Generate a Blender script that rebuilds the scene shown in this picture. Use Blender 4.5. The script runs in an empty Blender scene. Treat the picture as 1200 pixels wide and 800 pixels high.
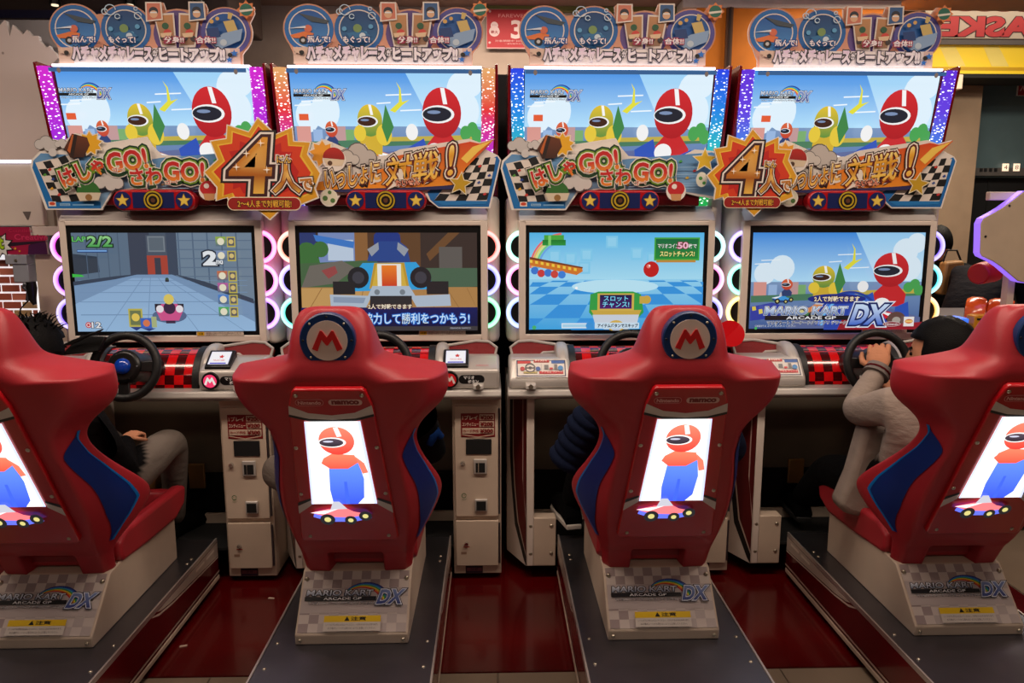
import bpy, bmesh, math, random
from mathutils import Vector, Matrix
from mathutils.bvhtree import BVHTree
random.seed(7)
S = bpy.context.scene
COL = S.collection
R = math.radians

# ------------------------------------------------------------------ camera
F, PITCH, YAW, CAMZ = 880.0, R(8.91), R(1.5), 1.42      # focal length in pixels of the 1200x800 frame
cd = bpy.data.cameras.new('camera'); cd.sensor_width = 36; cd.lens = 36 * F / 1200; cd.clip_start = .05
cam = bpy.data.objects.new('camera', cd); COL.objects.link(cam)
cam.location = (0, 0, CAMZ); cam.rotation_euler = (R(90) - PITCH, 0, -YAW)
S.camera = cam
# ------------------------------------------------------------------ world, room lamps and added lobby fill
w = bpy.data.worlds.new('world'); S.world = w; w.use_nodes = True
w.node_tree.nodes['Background'].inputs[0].default_value = (.62, .50, .42, 1)
w.node_tree.nodes['Background'].inputs[1].default_value = .04
def overhead_area(x, y, z, sx, sy, e, col):
    l = bpy.data.lights.new('ceiling_or_fill_lamp', 'AREA'); l.shape = 'RECTANGLE'; l.size = sx; l.size_y = sy; l.energy = e; l.color = col
    o = bpy.data.objects.new('ceiling_or_fill_lamp', l); COL.objects.link(o); o.location = (x, y, z); return o
WARM = (1, .81, .66)
for x in (-2.6, 0, 2.6):
    overhead_area(x, -.8, 2.8, 1.2, .5, 8, WARM)
    overhead_area(x, 4.5, 2.8, 1.2, .3, 30, WARM)
for x in (-2.1, -.7, .7, 2.1): overhead_area(x, 1.75, 2.8, 1.2, .3, 22, WARM)
overhead_area(3.6, 5.5, 3.45, 1.8, .3, 17, (1, .86, .68)); overhead_area(3.4, 5.05, 2.8, 1.4, .3, 40, (1, .86, .68))  # fill lamps added to brighten the sign, canopy and lift lobby
S.view_settings.view_transform = 'Standard'; S.view_settings.look = 'None'
S.view_settings.exposure = 0; S.view_settings.gamma = 1; S.view_settings.use_curve_mapping = False

# ------------------------------------------------------------------ pixels to places
FW = Vector((math.sin(YAW) * math.cos(PITCH), math.cos(YAW) * math.cos(PITCH), -math.sin(PITCH)))
RT = Vector((math.cos(YAW), -math.sin(YAW), 0)); UP = RT.cross(FW)
def ray(px, py): return FW + RT * ((px - 600) / F) + UP * ((400 - py) / F)
def at(px, py, Y):
    d = ray(px, py); return Vector((0, 0, CAMZ)) + d * (Y / d.y)
def atz(px, py, Z):
    d = ray(px, py); return Vector((0, 0, CAMZ)) + d * ((Z - CAMZ) / d.z)

# ------------------------------------------------------------------ materials
def lin(c):
    out = []
    for k in c[:3]:
        k = k / 255.0
        out.append(k / 12.92 if k <= .04045 else ((k + .055) / 1.055) ** 2.4)
    return tuple(out) + (1.0,)
MATS = {}
def mat(name, rgb, rough=.5, metal=0, bump=0, scale=200, vary=.06, coat=0, trans=0, aniso=0, spec=None):
    if name in MATS: return MATS[name]
    m = bpy.data.materials.new(name); m.use_nodes = True; nt = m.node_tree; b = nt.nodes['Principled BSDF']
    c = lin(rgb); m['rgb'] = c
    tc = nt.nodes.new('ShaderNodeTexCoord'); nz = nt.nodes.new('ShaderNodeTexNoise'); nz.inputs['Scale'].default_value = 9; nz.inputs['Detail'].default_value = 5
    nt.links.new(tc.outputs['Object'], nz.inputs['Vector'])
    rp = nt.nodes.new('ShaderNodeValToRGB'); rp.color_ramp.elements[0].position = .3; rp.color_ramp.elements[1].position = .7
    rp.color_ramp.elements[0].color = tuple(k * (1 - vary) for k in c[:3]) + (1,)
    rp.color_ramp.elements[1].color = tuple(min(1, k * (1 + vary)) for k in c[:3]) + (1,)
    nt.links.new(nz.outputs['Fac'], rp.inputs['Fac']); nt.links.new(rp.outputs['Color'], b.inputs['Base Color'])
    b.inputs['Roughness'].default_value = rough; b.inputs['Metallic'].default_value = metal
    if coat: b.inputs['Coat Weight'].default_value = coat; b.inputs['Coat Roughness'].default_value = .08
    if spec is not None: b.inputs['Specular IOR Level'].default_value = spec
    if trans: b.inputs['Transmission Weight'].default_value = trans
    if aniso:
        mp = nt.nodes.new('ShaderNodeMapping'); mp.inputs['Scale'].default_value = (2, 160, 160)
        n3 = nt.nodes.new('ShaderNodeTexNoise'); n3.inputs['Scale'].default_value = 3
        nt.links.new(tc.outputs['Object'], mp.inputs['Vector']); nt.links.new(mp.outputs['Vector'], n3.inputs['Vector'])
        mr = nt.nodes.new('ShaderNodeMapRange'); mr.inputs['To Min'].default_value = rough - .1; mr.inputs['To Max'].default_value = rough + .12
        nt.links.new(n3.outputs['Fac'], mr.inputs['Value']); nt.links.new(mr.outputs['Result'], b.inputs['Roughness'])
    if bump:
        n2 = nt.nodes.new('ShaderNodeTexNoise'); n2.inputs['Scale'].default_value = scale; n2.inputs['Detail'].default_value = 3
        bp = nt.nodes.new('ShaderNodeBump'); bp.inputs['Strength'].default_value = bump; bp.inputs['Distance'].default_value = .004
        nt.links.new(tc.outputs['Object'], n2.inputs['Vector']); nt.links.new(n2.outputs['Fac'], bp.inputs['Height']); nt.links.new(bp.outputs['Normal'], b.inputs['Normal'])
    MATS[name] = m; return m
def glow(name, rgb, strength):
    if name in MATS: return MATS[name]
    m = bpy.data.materials.new(name); m.use_nodes = True; b = m.node_tree.nodes['Principled BSDF']
    b.inputs['Base Color'].default_value = lin(rgb); b.inputs['Emission Color'].default_value = lin(rgb); b.inputs['Emission Strength'].default_value = strength
    MATS[name] = m; return m
def print_mat(name, lit=0, rough=.35, sparkle=False):
    """flat print: the colour of each printed patch is stored on its vertices; lit > 0 = backlit panel or screen"""
    if name in MATS: return MATS[name]
    m = bpy.data.materials.new(name); m.use_nodes = True; nt = m.node_tree; b = nt.nodes['Principled BSDF']
    a = nt.nodes.new('ShaderNodeAttribute'); a.attribute_name = 'Col'
    b.inputs['Roughness'].default_value = rough
    src = a.outputs['Color']
    if sparkle:
        tc = nt.nodes.new('ShaderNodeTexCoord'); v = nt.nodes.new('ShaderNodeTexVoronoi'); v.inputs['Scale'].default_value = 70
        mp = nt.nodes.new('ShaderNodeMapping'); mp.inputs['Scale'].default_value = (.8, 1, 1.5)
        nt.links.new(tc.outputs['Object'], mp.inputs['Vector']); nt.links.new(mp.outputs['Vector'], v.inputs['Vector'])
        r = nt.nodes.new('ShaderNodeValToRGB'); r.color_ramp.elements[0].position = .18; r.color_ramp.elements[0].color = (1, 1, 1, 1)
        r.color_ramp.elements[1].position = .36; r.color_ramp.elements[1].color = (0, 0, 0, 1)
        nt.links.new(v.outputs['Distance'], r.inputs['Fac'])
        mx = nt.nodes.new('ShaderNodeMix'); mx.data_type = 'RGBA'; mx.inputs[7].default_value = (1, 1, 1, 1)
        nt.links.new(r.outputs['Color'], mx.inputs[0]); nt.links.new(a.outputs['Color'], mx.inputs[6]); src = mx.outputs[2]
        st = nt.nodes.new('ShaderNodeMapRange'); st.inputs['To Min'].default_value = lit * .6; st.inputs['To Max'].default_value = lit * 1.6
        nt.links.new(r.outputs['Color'], st.inputs['Value']); nt.links.new(st.outputs['Result'], b.inputs['Emission Strength'])
    nt.links.new(a.outputs['Color'], b.inputs['Base Color'])
    if lit:
        b.inputs['Base Color'].default_value = (.02, .02, .02, 1)
        for l in list(b.inputs['Base Color'].links): nt.links.remove(l)
        nt.links.new(src, b.inputs['Emission Color'])
        if not sparkle: b.inputs['Emission Strength'].default_value = lit
    MATS[name] = m; return m
PRINT = print_mat('print'); LIT = print_mat('backlit_print', 1.0, .25); SCREEN = print_mat('screen_image', .85, .15)
SEATLIT = print_mat('seat_backlit_print', 1.35, .3); STRIP = print_mat('led_strip_glow', 1.3, .2, True); RING = print_mat('ring_glow', 1.9, .3)
BOARD = print_mat('card_print', 0, .55)
M_red = mat('seat_red', (170, 35, 46), .46, bump=.12, scale=420, vary=.05)
M_redp = mat('panel_red', (176, 10, 22), .3, coat=.4)
M_blue = mat('inlay_blue', (8, 44, 120), .4); M_sky = mat('piping_blue', (0, 110, 190), .35)
M_white = mat('enamel_white', (222, 208, 196), .38, vary=.03); M_cream = mat('panel_cream', (206, 186, 166), .5, bump=.05, vary=.05)
M_black = mat('black_plastic', (14, 14, 15), .35); M_matte = mat('black_matte', (9, 9, 10), .8); M_dark = mat('footwell_grey', (128, 116, 100), .45, .3)
M_silver = mat('silver_paint', (196, 190, 184), .34, .3, vary=.03); M_chrome = mat('chrome', (215, 215, 215), .12, 1)
M_steel = mat('brushed_steel', (120, 120, 128), .34, .95, aniso=1); M_grille = mat('speaker_red', (130, 14, 22), .5, bump=.6, scale=900)
M_plum = mat('decal_maroon', (92, 8, 16), .25, coat=.5); M_gold = mat('pedal_brass', (190, 150, 96), .3, .8)
M_screw = mat('screw_metal', (190, 180, 160), .3, .9); M_rubber = mat('wheel_rubber', (18, 18, 19), .45, bump=.25, scale=500)
M_fin = mat('fin_red', (120, 8, 18), .22, coat=.5)

# ------------------------------------------------------------------ building helpers
def tag(o, label=None, cat=None, group=None, kind=None):
    if label: o['label'] = label
    if cat: o['category'] = cat
    if group: o['group'] = group
    if kind: o['kind'] = kind
    return o
def empty(name, loc, label=None, cat=None, group=None):
    o = bpy.data.objects.new(name, None); COL.objects.link(o); o.location = loc; o.empty_display_size = .1
    return tag(o, label, cat, group)
def link(name, me, parent=None, loc=(0, 0, 0), rot=None):
    o = bpy.data.objects.new(name, me); COL.objects.link(o); o.location = loc
    if rot: o.rotation_euler = rot
    if parent: o.parent = parent
    return o
CACHE = {}
class MB:
    """collects shapes and links them as one mesh"""
    def __init__(s): s.v = []; s.f = []
    def add(s, v, f):
        n = len(s.v); s.v += [tuple(p) for p in v]; s.f += [tuple(i + n for i in q) for q in f]; return s
    def box(s, x0, x1, y0, y1, z0, z1):
        return s.add([(x, y, z) for x in (x0, x1) for y in (y0, y1) for z in (z0, z1)],
                     [(0, 1, 3, 2), (4, 6, 7, 5), (0, 4, 5, 1), (2, 3, 7, 6), (0, 2, 6, 4), (1, 5, 7, 3)])
    def prism(s, poly, axis, a0, a1):
        def p(u, v, a): return (a, u, v) if axis == 'x' else ((u, a, v) if axis == 'y' else (u, v, a))
        n = len(poly); v = [p(u, w_, a0) for u, w_ in poly] + [p(u, w_, a1) for u, w_ in poly]
        return s.add(v, [tuple(range(n)), tuple(range(2 * n - 1, n - 1, -1))] + [(i, n + i, n + (i + 1) % n, (i + 1) % n) for i in range(n)])
    def tube(s, pts, rad, n=12, caps=True):
        pts = [Vector(p) for p in pts]; rad = rad if isinstance(rad, (list, tuple)) else [rad] * len(pts)
        v = []; f = []; ref = None
        for i, p in enumerate(pts):
            t = (pts[min(i + 1, len(pts) - 1)] - pts[max(i - 1, 0)]).normalized()
            if ref is None: ref = t.orthogonal().normalized()
            ref = (ref - t * ref.dot(t)).normalized(); b = t.cross(ref)
            for k in range(n):
                a = 2 * math.pi * k / n; v.append(p + (ref * math.cos(a) + b * math.sin(a)) * rad[i])
        for i in range(len(pts) - 1):
            for k in range(n): f.append((i * n + k, i * n + (k + 1) % n, (i + 1) * n + (k + 1) % n, (i + 1) * n + k))
        if caps: f += [tuple(range(n - 1, -1, -1)), tuple(range((len(pts) - 1) * n, len(pts) * n))]
        return s.add(v, f)
    def ball(s, c, r, n=12, m=8):
        r = r if isinstance(r, (tuple, list)) else (r, r, r); v = []; f = []
        for i in range(m + 1):
            th = math.pi * i / m
            for k in range(n):
                a = 2 * math.pi * k / n; v.append((c[0] + r[0] * math.sin(th) * math.cos(a), c[1] + r[1] * math.sin(th) * math.sin(a), c[2] + r[2] * math.cos(th)))
        for i in range(m):
            for k in range(n): f.append((i * n + k, (i + 1) * n + k, (i + 1) * n + (k + 1) % n, i * n + (k + 1) % n))
        return s.add(v, f)
    def build(s, name, m, parent=None, org=(0, 0, 0), bevel=0, smooth=False, sub=0, rot=None, loc=(0, 0, 0), key=None, seg=2):
        if key and key in CACHE: me = CACHE[key]
        else:
            me = bpy.data.meshes.new(name)
            me.from_pydata([(p[0] - org[0], p[1] - org[1], p[2] - org[2]) for p in s.v], [], s.f); me.update()
            bm = bmesh.new(); bm.from_mesh(me)
            bmesh.ops.remove_doubles(bm, verts=bm.verts, dist=1e-6); bmesh.ops.recalc_face_normals(bm, faces=bm.faces)
            bm.to_mesh(me); bm.free()
            me.materials.append(m)
            if smooth or sub or bevel:
                me.shade_smooth()
                if not sub: me.set_sharp_from_angle(angle=R(40))
            if key: CACHE[key] = me
        o = link(name, me, parent, loc, rot)
        if bevel:
            b = o.modifiers.new('bevel', 'BEVEL'); b.width = bevel; b.segments = seg; b.limit_method = 'ANGLE'; b.angle_limit = R(35)
        if sub:
            b = o.modifiers.new('smooth', 'SUBSURF'); b.levels = sub; b.render_levels = sub
        return o
def disc(cx, cy, r, n=20, a0=0, a1=360, ry=None):
    ry = ry or r; full = abs(a1 - a0) >= 360; k = n if full else n + 1
    return [(cx + r * math.cos(R(a0 + (a1 - a0) * i / n)), cy - ry * math.sin(R(a0 + (a1 - a0) * i / n))) for i in range(k)]
def star(cx, cy, r, n=5, inner=.45, rot=90):
    return [(cx + (r if k % 2 == 0 else r * inner) * math.cos(R(rot + 180 * k / n)), cy - (r if k % 2 == 0 else r * inner) * math.sin(R(rot + 180 * k / n))) for k in range(2 * n)]
def ring_strip(cx, cy, r0, r1, a0, a1, n=24):
    return disc(cx, cy, r0, n, a0, a1) + disc(cx, cy, r1, n, a0, a1)[::-1]
TXT = {}
def glyphs(s, off):
    k = (s, round(off, 4))
    if k in TXT: return TXT[k]
    c = bpy.data.curves.new('lettering', 'FONT'); c.body = s; c.offset = off; c.resolution_u = 3
    o = bpy.data.objects.new('lettering', c); COL.objects.link(o); bpy.context.view_layer.update()
    me = bpy.data.meshes.new_from_object(o.evaluated_get(bpy.context.evaluated_depsgraph_get()))
    TXT[k] = ([(v.co.x, v.co.y) for v in me.vertices], [tuple(p.vertices) for p in me.polygons])
    bpy.data.objects.remove(o); bpy.data.curves.remove(c); bpy.data.meshes.remove(me); return TXT[k]
class Art:
    """flat print in the XZ plane facing -Y: patches of colour in thin layers; coordinates (u right, v down) go through x = (u-u0)*sx, z = (v0-v)*sy"""
    def __init__(s, u0=0, v0=0, sx=1, sy=None, step=.0004):
        s.u0, s.v0, s.sx, s.sy = u0, v0, sx, sy or sx; s.v = []; s.f = []; s.c = []; s.k = 0; s.step = step; s.clip = None
    def layer(s, pts, faces, cols):
        n = len(s.v); s.k += 1; y = -s.k * s.step
        for (u, v) in pts:
            if s.clip: u = min(max(u, s.clip[0]), s.clip[2]); v = min(max(v, s.clip[1]), s.clip[3])
            s.v.append(((u - s.u0) * s.sx, y, (s.v0 - v) * s.sy))
        s.c += cols; s.f += [tuple(i + n for i in q) for q in faces]
    def poly(s, pts, col, col2=None, horiz=False):
        vs = [p[0] if horiz else p[1] for p in pts]; lo, hi = min(vs), max(vs)
        def cc(p):
            if not col2: return lin(col)
            t = ((p[0] if horiz else p[1]) - lo) / max(1e-6, hi - lo)
            return tuple(a + (b - a) * t for a, b in zip(lin(col), lin(col2)))
        s.layer(pts, [tuple(range(len(pts)))], [cc(p) for p in pts]); return s
    def rect(s, x0, y0, x1, y1, col, col2=None, horiz=False): return s.poly([(x0, y0), (x1, y0), (x1, y1), (x0, y1)], col, col2, horiz)
    def circ(s, x, y, r, col, ry=None, n=20, col2=None): return s.poly(disc(x, y, r, n, ry=ry), col, col2)
    def line(s, p, q, wd, col):
        d = Vector((q[0] - p[0], q[1] - p[1])); n = Vector((-d.y, d.x)).normalized() * wd / 2
        return s.poly([(p[0] + n.x, p[1] + n.y), (q[0] + n.x, q[1] + n.y), (q[0] - n.x, q[1] - n.y), (p[0] - n.x, p[1] - n.y)], col)
    def many(s, polys, col):
        pts = []; fs = []
        for p in polys: fs.append(tuple(range(len(pts), len(pts) + len(p)))); pts += p
        s.layer(pts, fs, [lin(col)] * len(pts)); return s
    def text(s, t, cx, cy, w_, h, layers, rot=0, shear=0, mirror=False):
        base, _ = glyphs(t, 0)
        x0 = min(p[0] for p in base); x1 = max(p[0] for p in base); y0 = min(p[1] for p in base); y1 = max(p[1] for p in base)
        kx = w_ / (x1 - x0); ky = h / (y1 - y0); mx, my = (x0 + x1) / 2, (y0 + y1) / 2; ca, sa = math.cos(R(rot)), math.sin(R(rot))
        for off, col in layers:
            v, f = glyphs(t, off); pts = []; cols = []
            for (x, y) in v:
                a = (x - mx) * kx * (-1 if mirror else 1); b = (y - my) * ky; a += b * shear
                pts.append((cx + a * ca - b * sa, cy - (a * sa + b * ca)))
                if isinstance(col[0], tuple):
                    q = min(1, max(0, (y1 - y) / (y1 - y0))) * (len(col) - 1); i = min(int(q), len(col) - 2)
                    cols.append(tuple(A + (B - A) * (q - i) for A, B in zip(lin(col[i]), lin(col[i + 1]))))
                else: cols.append(lin(col))
            s.layer(pts, f, cols)
        return s
    def build(s, name, m, parent=None, loc=(0, 0, 0), rot=None, key=None, lift=0, base=None, thick=.008, edge=(225, 220, 214)):
        """base: outline polygon given as a real board of that thickness behind the print"""
        if key and key in CACHE: me = CACHE[key]
        else:
            v = list(s.v); f = list(s.f); c = list(s.c)
            if base:
                n = len(v); k = len(base); pts = [((u - s.u0) * s.sx, (s.v0 - q) * s.sy) for u, q in base]
                v += [(x, 0, z) for x, z in pts] + [(x, thick, z) for x, z in pts]; c += [lin(edge)] * (2 * k)
                f += [tuple(range(n, n + k)), tuple(range(n + 2 * k - 1, n + k - 1, -1))] + [(n + i, n + k + i, n + k + (i + 1) % k, n + (i + 1) % k) for i in range(k)]
            me = bpy.data.meshes.new(name); me.from_pydata(v, [], f); me.update()
            a = me.color_attributes.new('Col', 'FLOAT_COLOR', 'POINT')
            a.data.foreach_set('color', [x for q in c for x in q]); me.materials.append(m)
            if key: CACHE[key] = me
        return link(name, me, parent, loc, rot)

# ================================================================== THE SETTING
M_tile = mat('floor_beige', (150, 132, 112), .3, bump=.03); M_grout = mat('floor_joint', (120, 104, 88), .8)
M_redfl = mat('floor_red', (88, 3, 6), .22, coat=.3, vary=.1)
M_wallb = mat('wall_beige', (176, 158, 144), .85, bump=.1, scale=60); M_ceil = mat('ceiling_tan', (150, 122, 108), .9)
M_orange = mat('wall_orange', (238, 140, 30), .6); M_wwhite = mat('wall_white', (232, 224, 214), .7); M_brown = mat('bulkhead_brown', (58, 44, 38), .7)
M_teal = mat('lift_teal', (86, 108, 114), .5); M_liftdark = mat('lift_dark', (26, 26, 28), .5); M_pillar = mat('pillar_tan', (150, 128, 106), .75)
M_silverp = mat('silver_panel', (150, 146, 148), .35, .7); M_cut = mat('cutout_white', (228, 212, 206), .6)
CEIL = 2.82
fl = MB().box(-6, 6, -3, 9, -.1, -.004).build('floor', M_grout); tag(fl, 'beige tiled arcade floor in front of the machines', 'floor', kind='structure')
for iy in range(3):
    for ix in range(10):
        x0 = -2.26 + ix * .455; y0 = 2.215 - (iy + 1) * .455
        MB().box(0, .451, 0, .451, -.004, 0).build('tile', M_tile, fl, loc=(x0, y0, 0), bevel=.0015, key='tile', seg=1)
MB().box(-5.9, 2.05, 2.217, 4.2, -.004, .001).build('red_vinyl_sheet', M_redfl, fl)
MB().box(2.06, 5.9, -2, 8.9, -.004, 0).build('far_floor_sheet', M_tile, fl)
wb = MB().box(-6, 2.05, 5.2, 5.35, 0, 3.6).build('wall_back', M_wallb); tag(wb, 'plain beige back wall above the machines', 'wall', kind='structure')
cl = MB().box(-6, 6, -3, 5.2, CEIL, CEIL + .1).build('ceiling', M_ceil); tag(cl, 'tan ceiling above the arcade', 'ceiling', kind='structure')
p = at(800, 9, 5.19)
tr = MB().box(at(560, 9, 5.18).x, at(800, 9, 5.18).x, 5.16, 5.2, p.z - .035, p.z - .0).build('trim_1', mat('trim_olive', (128, 124, 60), .6)); tag(tr, 'thin olive trim strip at the top of the beige wall', 'trim', kind='structure')
# dark machine backs stand behind the row and close the gaps between the cabinets
zt = at(590, 87, 3.9).z
pt = MB().box(at(330, 90, 3.9).x, at(846, 90, 3.9).x, 3.9, 3.95, 0, zt).build('partition', M_matte, bevel=.004); tag(pt, 'low black partition behind the racing cabinets', 'partition', kind='structure')
# orange wall with white top, right of centre
x0, x1 = at(816, 40, 5.0).x, at(1052, 40, 5.0).x; zo = at(900, 10, 5.0).z
wo = MB().box(x0, x1, 5.0, 5.19, 0, zo).build('wall_right', M_orange); tag(wo, 'bright orange wall panel under a white top band', 'wall', kind='structure')
MB().box(at(800, 5, 5.0).x, x1, 4.985, 5.19, zo, CEIL + .3).build('white_band', M_wwhite, wo)
xp = at(854, 40, 4.99).x
MB().box(xp - .02, xp + .02, 4.975, 5.0, 0, zo).build('joint_strip', mat('joint_metal', (120, 96, 80), .4, .6), wo)
MB().box(xp - .006, xp + .006, 4.968, 4.976, 0, zo).build('joint_strip', M_brown, wo)
# dark bulkhead, top left
z0 = at(120, 15, 4.2).z
bh = MB().box(-4.5, at(268, 10, 4.2).x, 4.2, 4.8, z0, CEIL).build('trim_2', M_brown, bevel=.01); tag(bh, 'dark brown ceiling bulkhead over the left machines', 'bulkhead', kind='structure')
MB().box(-4.5, at(268, 10, 4.2).x, 4.17, 4.2, at(60, 22, 4.18).z, z0 + .004).build('light_channel', mat('channel_navy', (24, 26, 60), .4), bh)
for px in (64, 152, 232):
    q = at(px, 2, 4.15); sl = empty('spotlight', (q.x, q.y, q.z), 'small spotlight on the dark bulkhead, %s' % {64: 'leftmost of three', 152: 'middle of three', 232: 'rightmost of three'}[px], 'spotlight', 'bulkhead spotlights')
    MB().tube([(0, 0, .06), (0, 0, -.015)], .026, 14).build('can', M_black, sl, smooth=True)
    MB().tube([(0, 0, -.012), (0, 0, -.02)], .017, 12).build('lens', glow('spot_lens', (255, 236, 200), 1.2), sl)
    MB().box(-.01, .01, 0, .06, .02, .05).build('bracket', M_black, sl)
# the red wall poster
q0, q1 = at(570, 10, 5.15), at(648, 57, 5.15); sc = (q1.x - q0.x) / 780
a = Art(0, 0, sc, (q0.z - q1.z) / 470)
a.rect(0, 0, 780, 470, (206, 150, 150)); a.rect(6, 6, 780, 455, (176, 22, 34))
a.text('FAREWELL SALE', 420, 78, 560, 40, [(0, (220, 140, 140))]); a.text('30', 440, 240, 290, 205, [(.03, (232, 204, 200))]); a.text('%', 680, 240, 140, 150, [(.02, (232, 204, 200))])
a.circ(92, 265, 62, (228, 200, 198)); a.circ(92, 195, 44, (228, 200, 198)); a.text('最大', 92, 275, 84, 40, [(.02, (150, 30, 40))]); a.text('さらに', 92, 190, 56, 18, [(0, (150, 30, 40))])
a.text('対象期間中 2018年12月まで', 380, 378, 560, 24, [(0, (226, 180, 178))]); a.text('一部対象外の商品があります', 420, 412, 420, 18, [(0, (226, 180, 178))])
for (u, v) in ((40, 30), (36, 400)): a.circ(u, v, 14, (220, 180, 178))
pz = a.build('wall_poster', BOARD, None, (q0.x, 5.16, q0.z), base=[(0, 0), (780, 0), (780, 470), (0, 470)], thick=.01)
tag(pz, 'red sale poster with large white number on beige wall', 'poster')

# ---- right rear: yellow canopy with mirrored sign, pillar, lift
YC = 6.0
q0, q1 = at(1040, 52, YC), at(1290, 88, YC)
cn = empty('canopy', (q0.x, YC, 0), 'yellow lit canopy fascia at upper right above the lift lobby', 'canopy')
a = Art(1040, 52, (q1.x - q0.x) / 250, (q0.z - q1.z) / 36)
a.rect(1040, 52, 1290, 88, (246, 214, 60), (240, 204, 40))
for u in (1100, 1150, 1215): a.poly([(u, 54), (u + 18, 54), (u + 32, 78), (u + 12, 78)], (226, 206, 110))
a.rect(1040, 79, 1290, 83, (190, 150, 24))
a.build('fascia', BOARD, cn, (0, 0, q0.z), base=[(1040, 52), (1290, 52), (1290, 88), (1040, 88)], thick=.3)
MB().box(0, q1.x - q0.x, -.03, .3, q1.z - .03, q1.z).build('edge_strip', M_matte, cn)
MB().box(0, q1.x - q0.x, -.015, .3, q0.z, at(1100, 46, YC).z).build('grey_band', mat('band_grey', (104, 98, 96), .6), cn)
q2, q3 = at(1085, 11, YC - .02), at(1290, 46, YC - .02)
a = Art(1085, 11, (q3.x - q2.x) / 205, (q2.z - q3.z) / 35)
a.rect(1085, 11, 1290, 46, (206, 190, 172))
for u in (1108, 1130, 1152, 1174, 1198): a.circ(u, 11.5, 8, (120, 50, 46), ry=1.6)
a.text('SASKE', 1165, 31.5, 124, 22, [(.075, (70, 40, 44)), (.05, (196, 66, 70))], mirror=True)
sg = a.build('overhead_sign', BOARD, None, (q2.x, YC - .02, q2.z), base=[(1085, 11), (1290, 11), (1290, 46), (1085, 46)], thick=.01)
tag(sg, 'cream sign with reversed dark red lettering above the yellow canopy', 'sign')
wr = MB().box(at(1047, 20, YC).x, 5.9, YC + .02, YC + .3, at(1100, 12, YC).z, 3.6).build('trim_3', M_ceil); tag(wr, 'tan bulkhead above the reversed sign', 'bulkhead', kind='structure')
YL = 6.6
pl = MB().box(at(1060, 200, YL - .3).x, at(1143, 200, YL - .3).x, YL - .3, YL, 0, 3.6).build('wall_lift', M_pillar); tag(pl, 'tan tiled pillar beside the lift', 'wall', kind='structure')
lf = MB().box(at(1130, 200, YL).x, 5.9, YL, YL + .1, at(1180, 208, YL).z, 3.6).build('door_1', M_teal); tag(lf, 'teal lift surround with dark doors behind the machines', 'door', kind='structure')
MB().box(at(1130, 200, YL).x, 5.9, YL + .06, YL + .1, 0, at(1180, 208, YL).z).build('lift_door', M_liftdark, lf, bevel=.004)
xs = at(1155, 300, YL).x
MB().box(xs - .006, xs + .006, YL + .05, YL + .07, 0, at(1180, 208, YL).z).build('door_joint', M_matte, lf)
MB().box(at(1133, 200, YL).x, 5.9, YL - .03, YL, at(1180, 206, YL).z, at(1180, 197, YL).z).build('indicator_bar', mat('indicator_grey', (92, 88, 86), .5), lf)
for k, px in enumerate((1150, 1155, 1161, 1167, 1178.5, 1191.5)):
    lit = k >= 4; q = at(px, 196 if lit else 199, YL - .035)
    r_ = .032 if lit else .014
    MB().box(q.x - r_ * .85, q.x + r_ * .85, YL - .036, YL - .028, q.z - r_, q.z + r_).build('indicator', glow('indicator_lit', (255, 226, 196), .9) if lit else M_liftdark, lf)
    if lit:
        Art(0, 0, 1).text('48'[k - 4], 0, 0, .03, .036, [(0, (120, 60, 50))]).build('indicator_digit', PRINT, lf, (q.x, YL - .037, q.z))
q0, q1 = at(1195, 88, YL - .1), at(1240, 112, YL - .1)
a = Art(1195, 88, (q1.x - q0.x) / 45, (q0.z - q1.z) / 24); a.rect(1195, 88, 1240, 112, (150, 24, 34)); a.text('火災', 1203, 100, 12, 14, [(.02, (220, 190, 186))])
o = a.build('hanging_notice', BOARD, None, (q0.x, YL - .1, q0.z), base=[(1195, 88), (1240, 88), (1240, 112), (1195, 112)], thick=.02); tag(o, 'dark red hanging notice at the far right edge', 'sign')
q = at(1115, 98, 5.9); o = MB().box(q.x - .05, q.x + .06, 5.85, 6.1, q.z - .05, q.z + .06).build('wall_unit', M_cream, bevel=.008); tag(o, 'small cream wall box under the yellow canopy', 'wall box')

# ---- left: silver panel, white cut-out board and the neighbouring white machine
q0, q1 = at(-160, 22, 3.62), at(108, 100, 3.62)
sp = MB().box(q0.x, q1.x, 3.62, 3.66, 0, q0.z).build('wall_left', M_silverp); tag(sp, 'silver grey panel wall at upper left', 'wall', kind='structure')
YJ = 3.52
pts = [(0, 320), (40, 270), (110, 205), (125, 210), (150, 350), (190, 245), (285, 335), (330, 290), (375, 345), (440, 345), (445, 385), (505, 455), (545, 435), (560, 470), (600, 500), (620, 540), (630, 560)]
pts = [(-90, 30), (-60, 52), (-30, 34)] + [(u * .125, v * .125) for u, v in pts] + [(90, 78), (96, 92), (96, 200), (-90, 200)]
q0 = at(0, 100, YJ); q1 = at(100, 200, YJ)
a = Art(0, 100, (q1.x - q0.x) / 100, (q0.z - q1.z) / 100)
a.poly(pts, (226, 210, 204)); a.poly([(70, 75), (78, 68), (79, 72), (74, 76)], (150, 140, 136)); a.circ(8, 63, 1.6, (170, 152, 146))
o = a.build('cutout_board', BOARD, None, (q0.x, YJ, q0.z), base=pts, thick=.02); tag(o, 'white jagged cut-out board against the silver panel', 'board')
YM = 3.30
xl, xr = at(-170, 250, YM).x, at(59, 250, YM).x; zt = at(20, 188, YM).z
nm = empty('neighbour_machine', ((xl + xr) / 2, YM + .1, 0), 'white game machine with light line and pink label at left edge', 'game machine')
og = (nm.location.x, nm.location.y, 0)
MB().box(xl, at(50, 250, YM).x, YM, YM + .2, at(20, 265, YM).z, zt).build('upper_cabinet', M_white, nm, og, bevel=.006)
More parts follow.
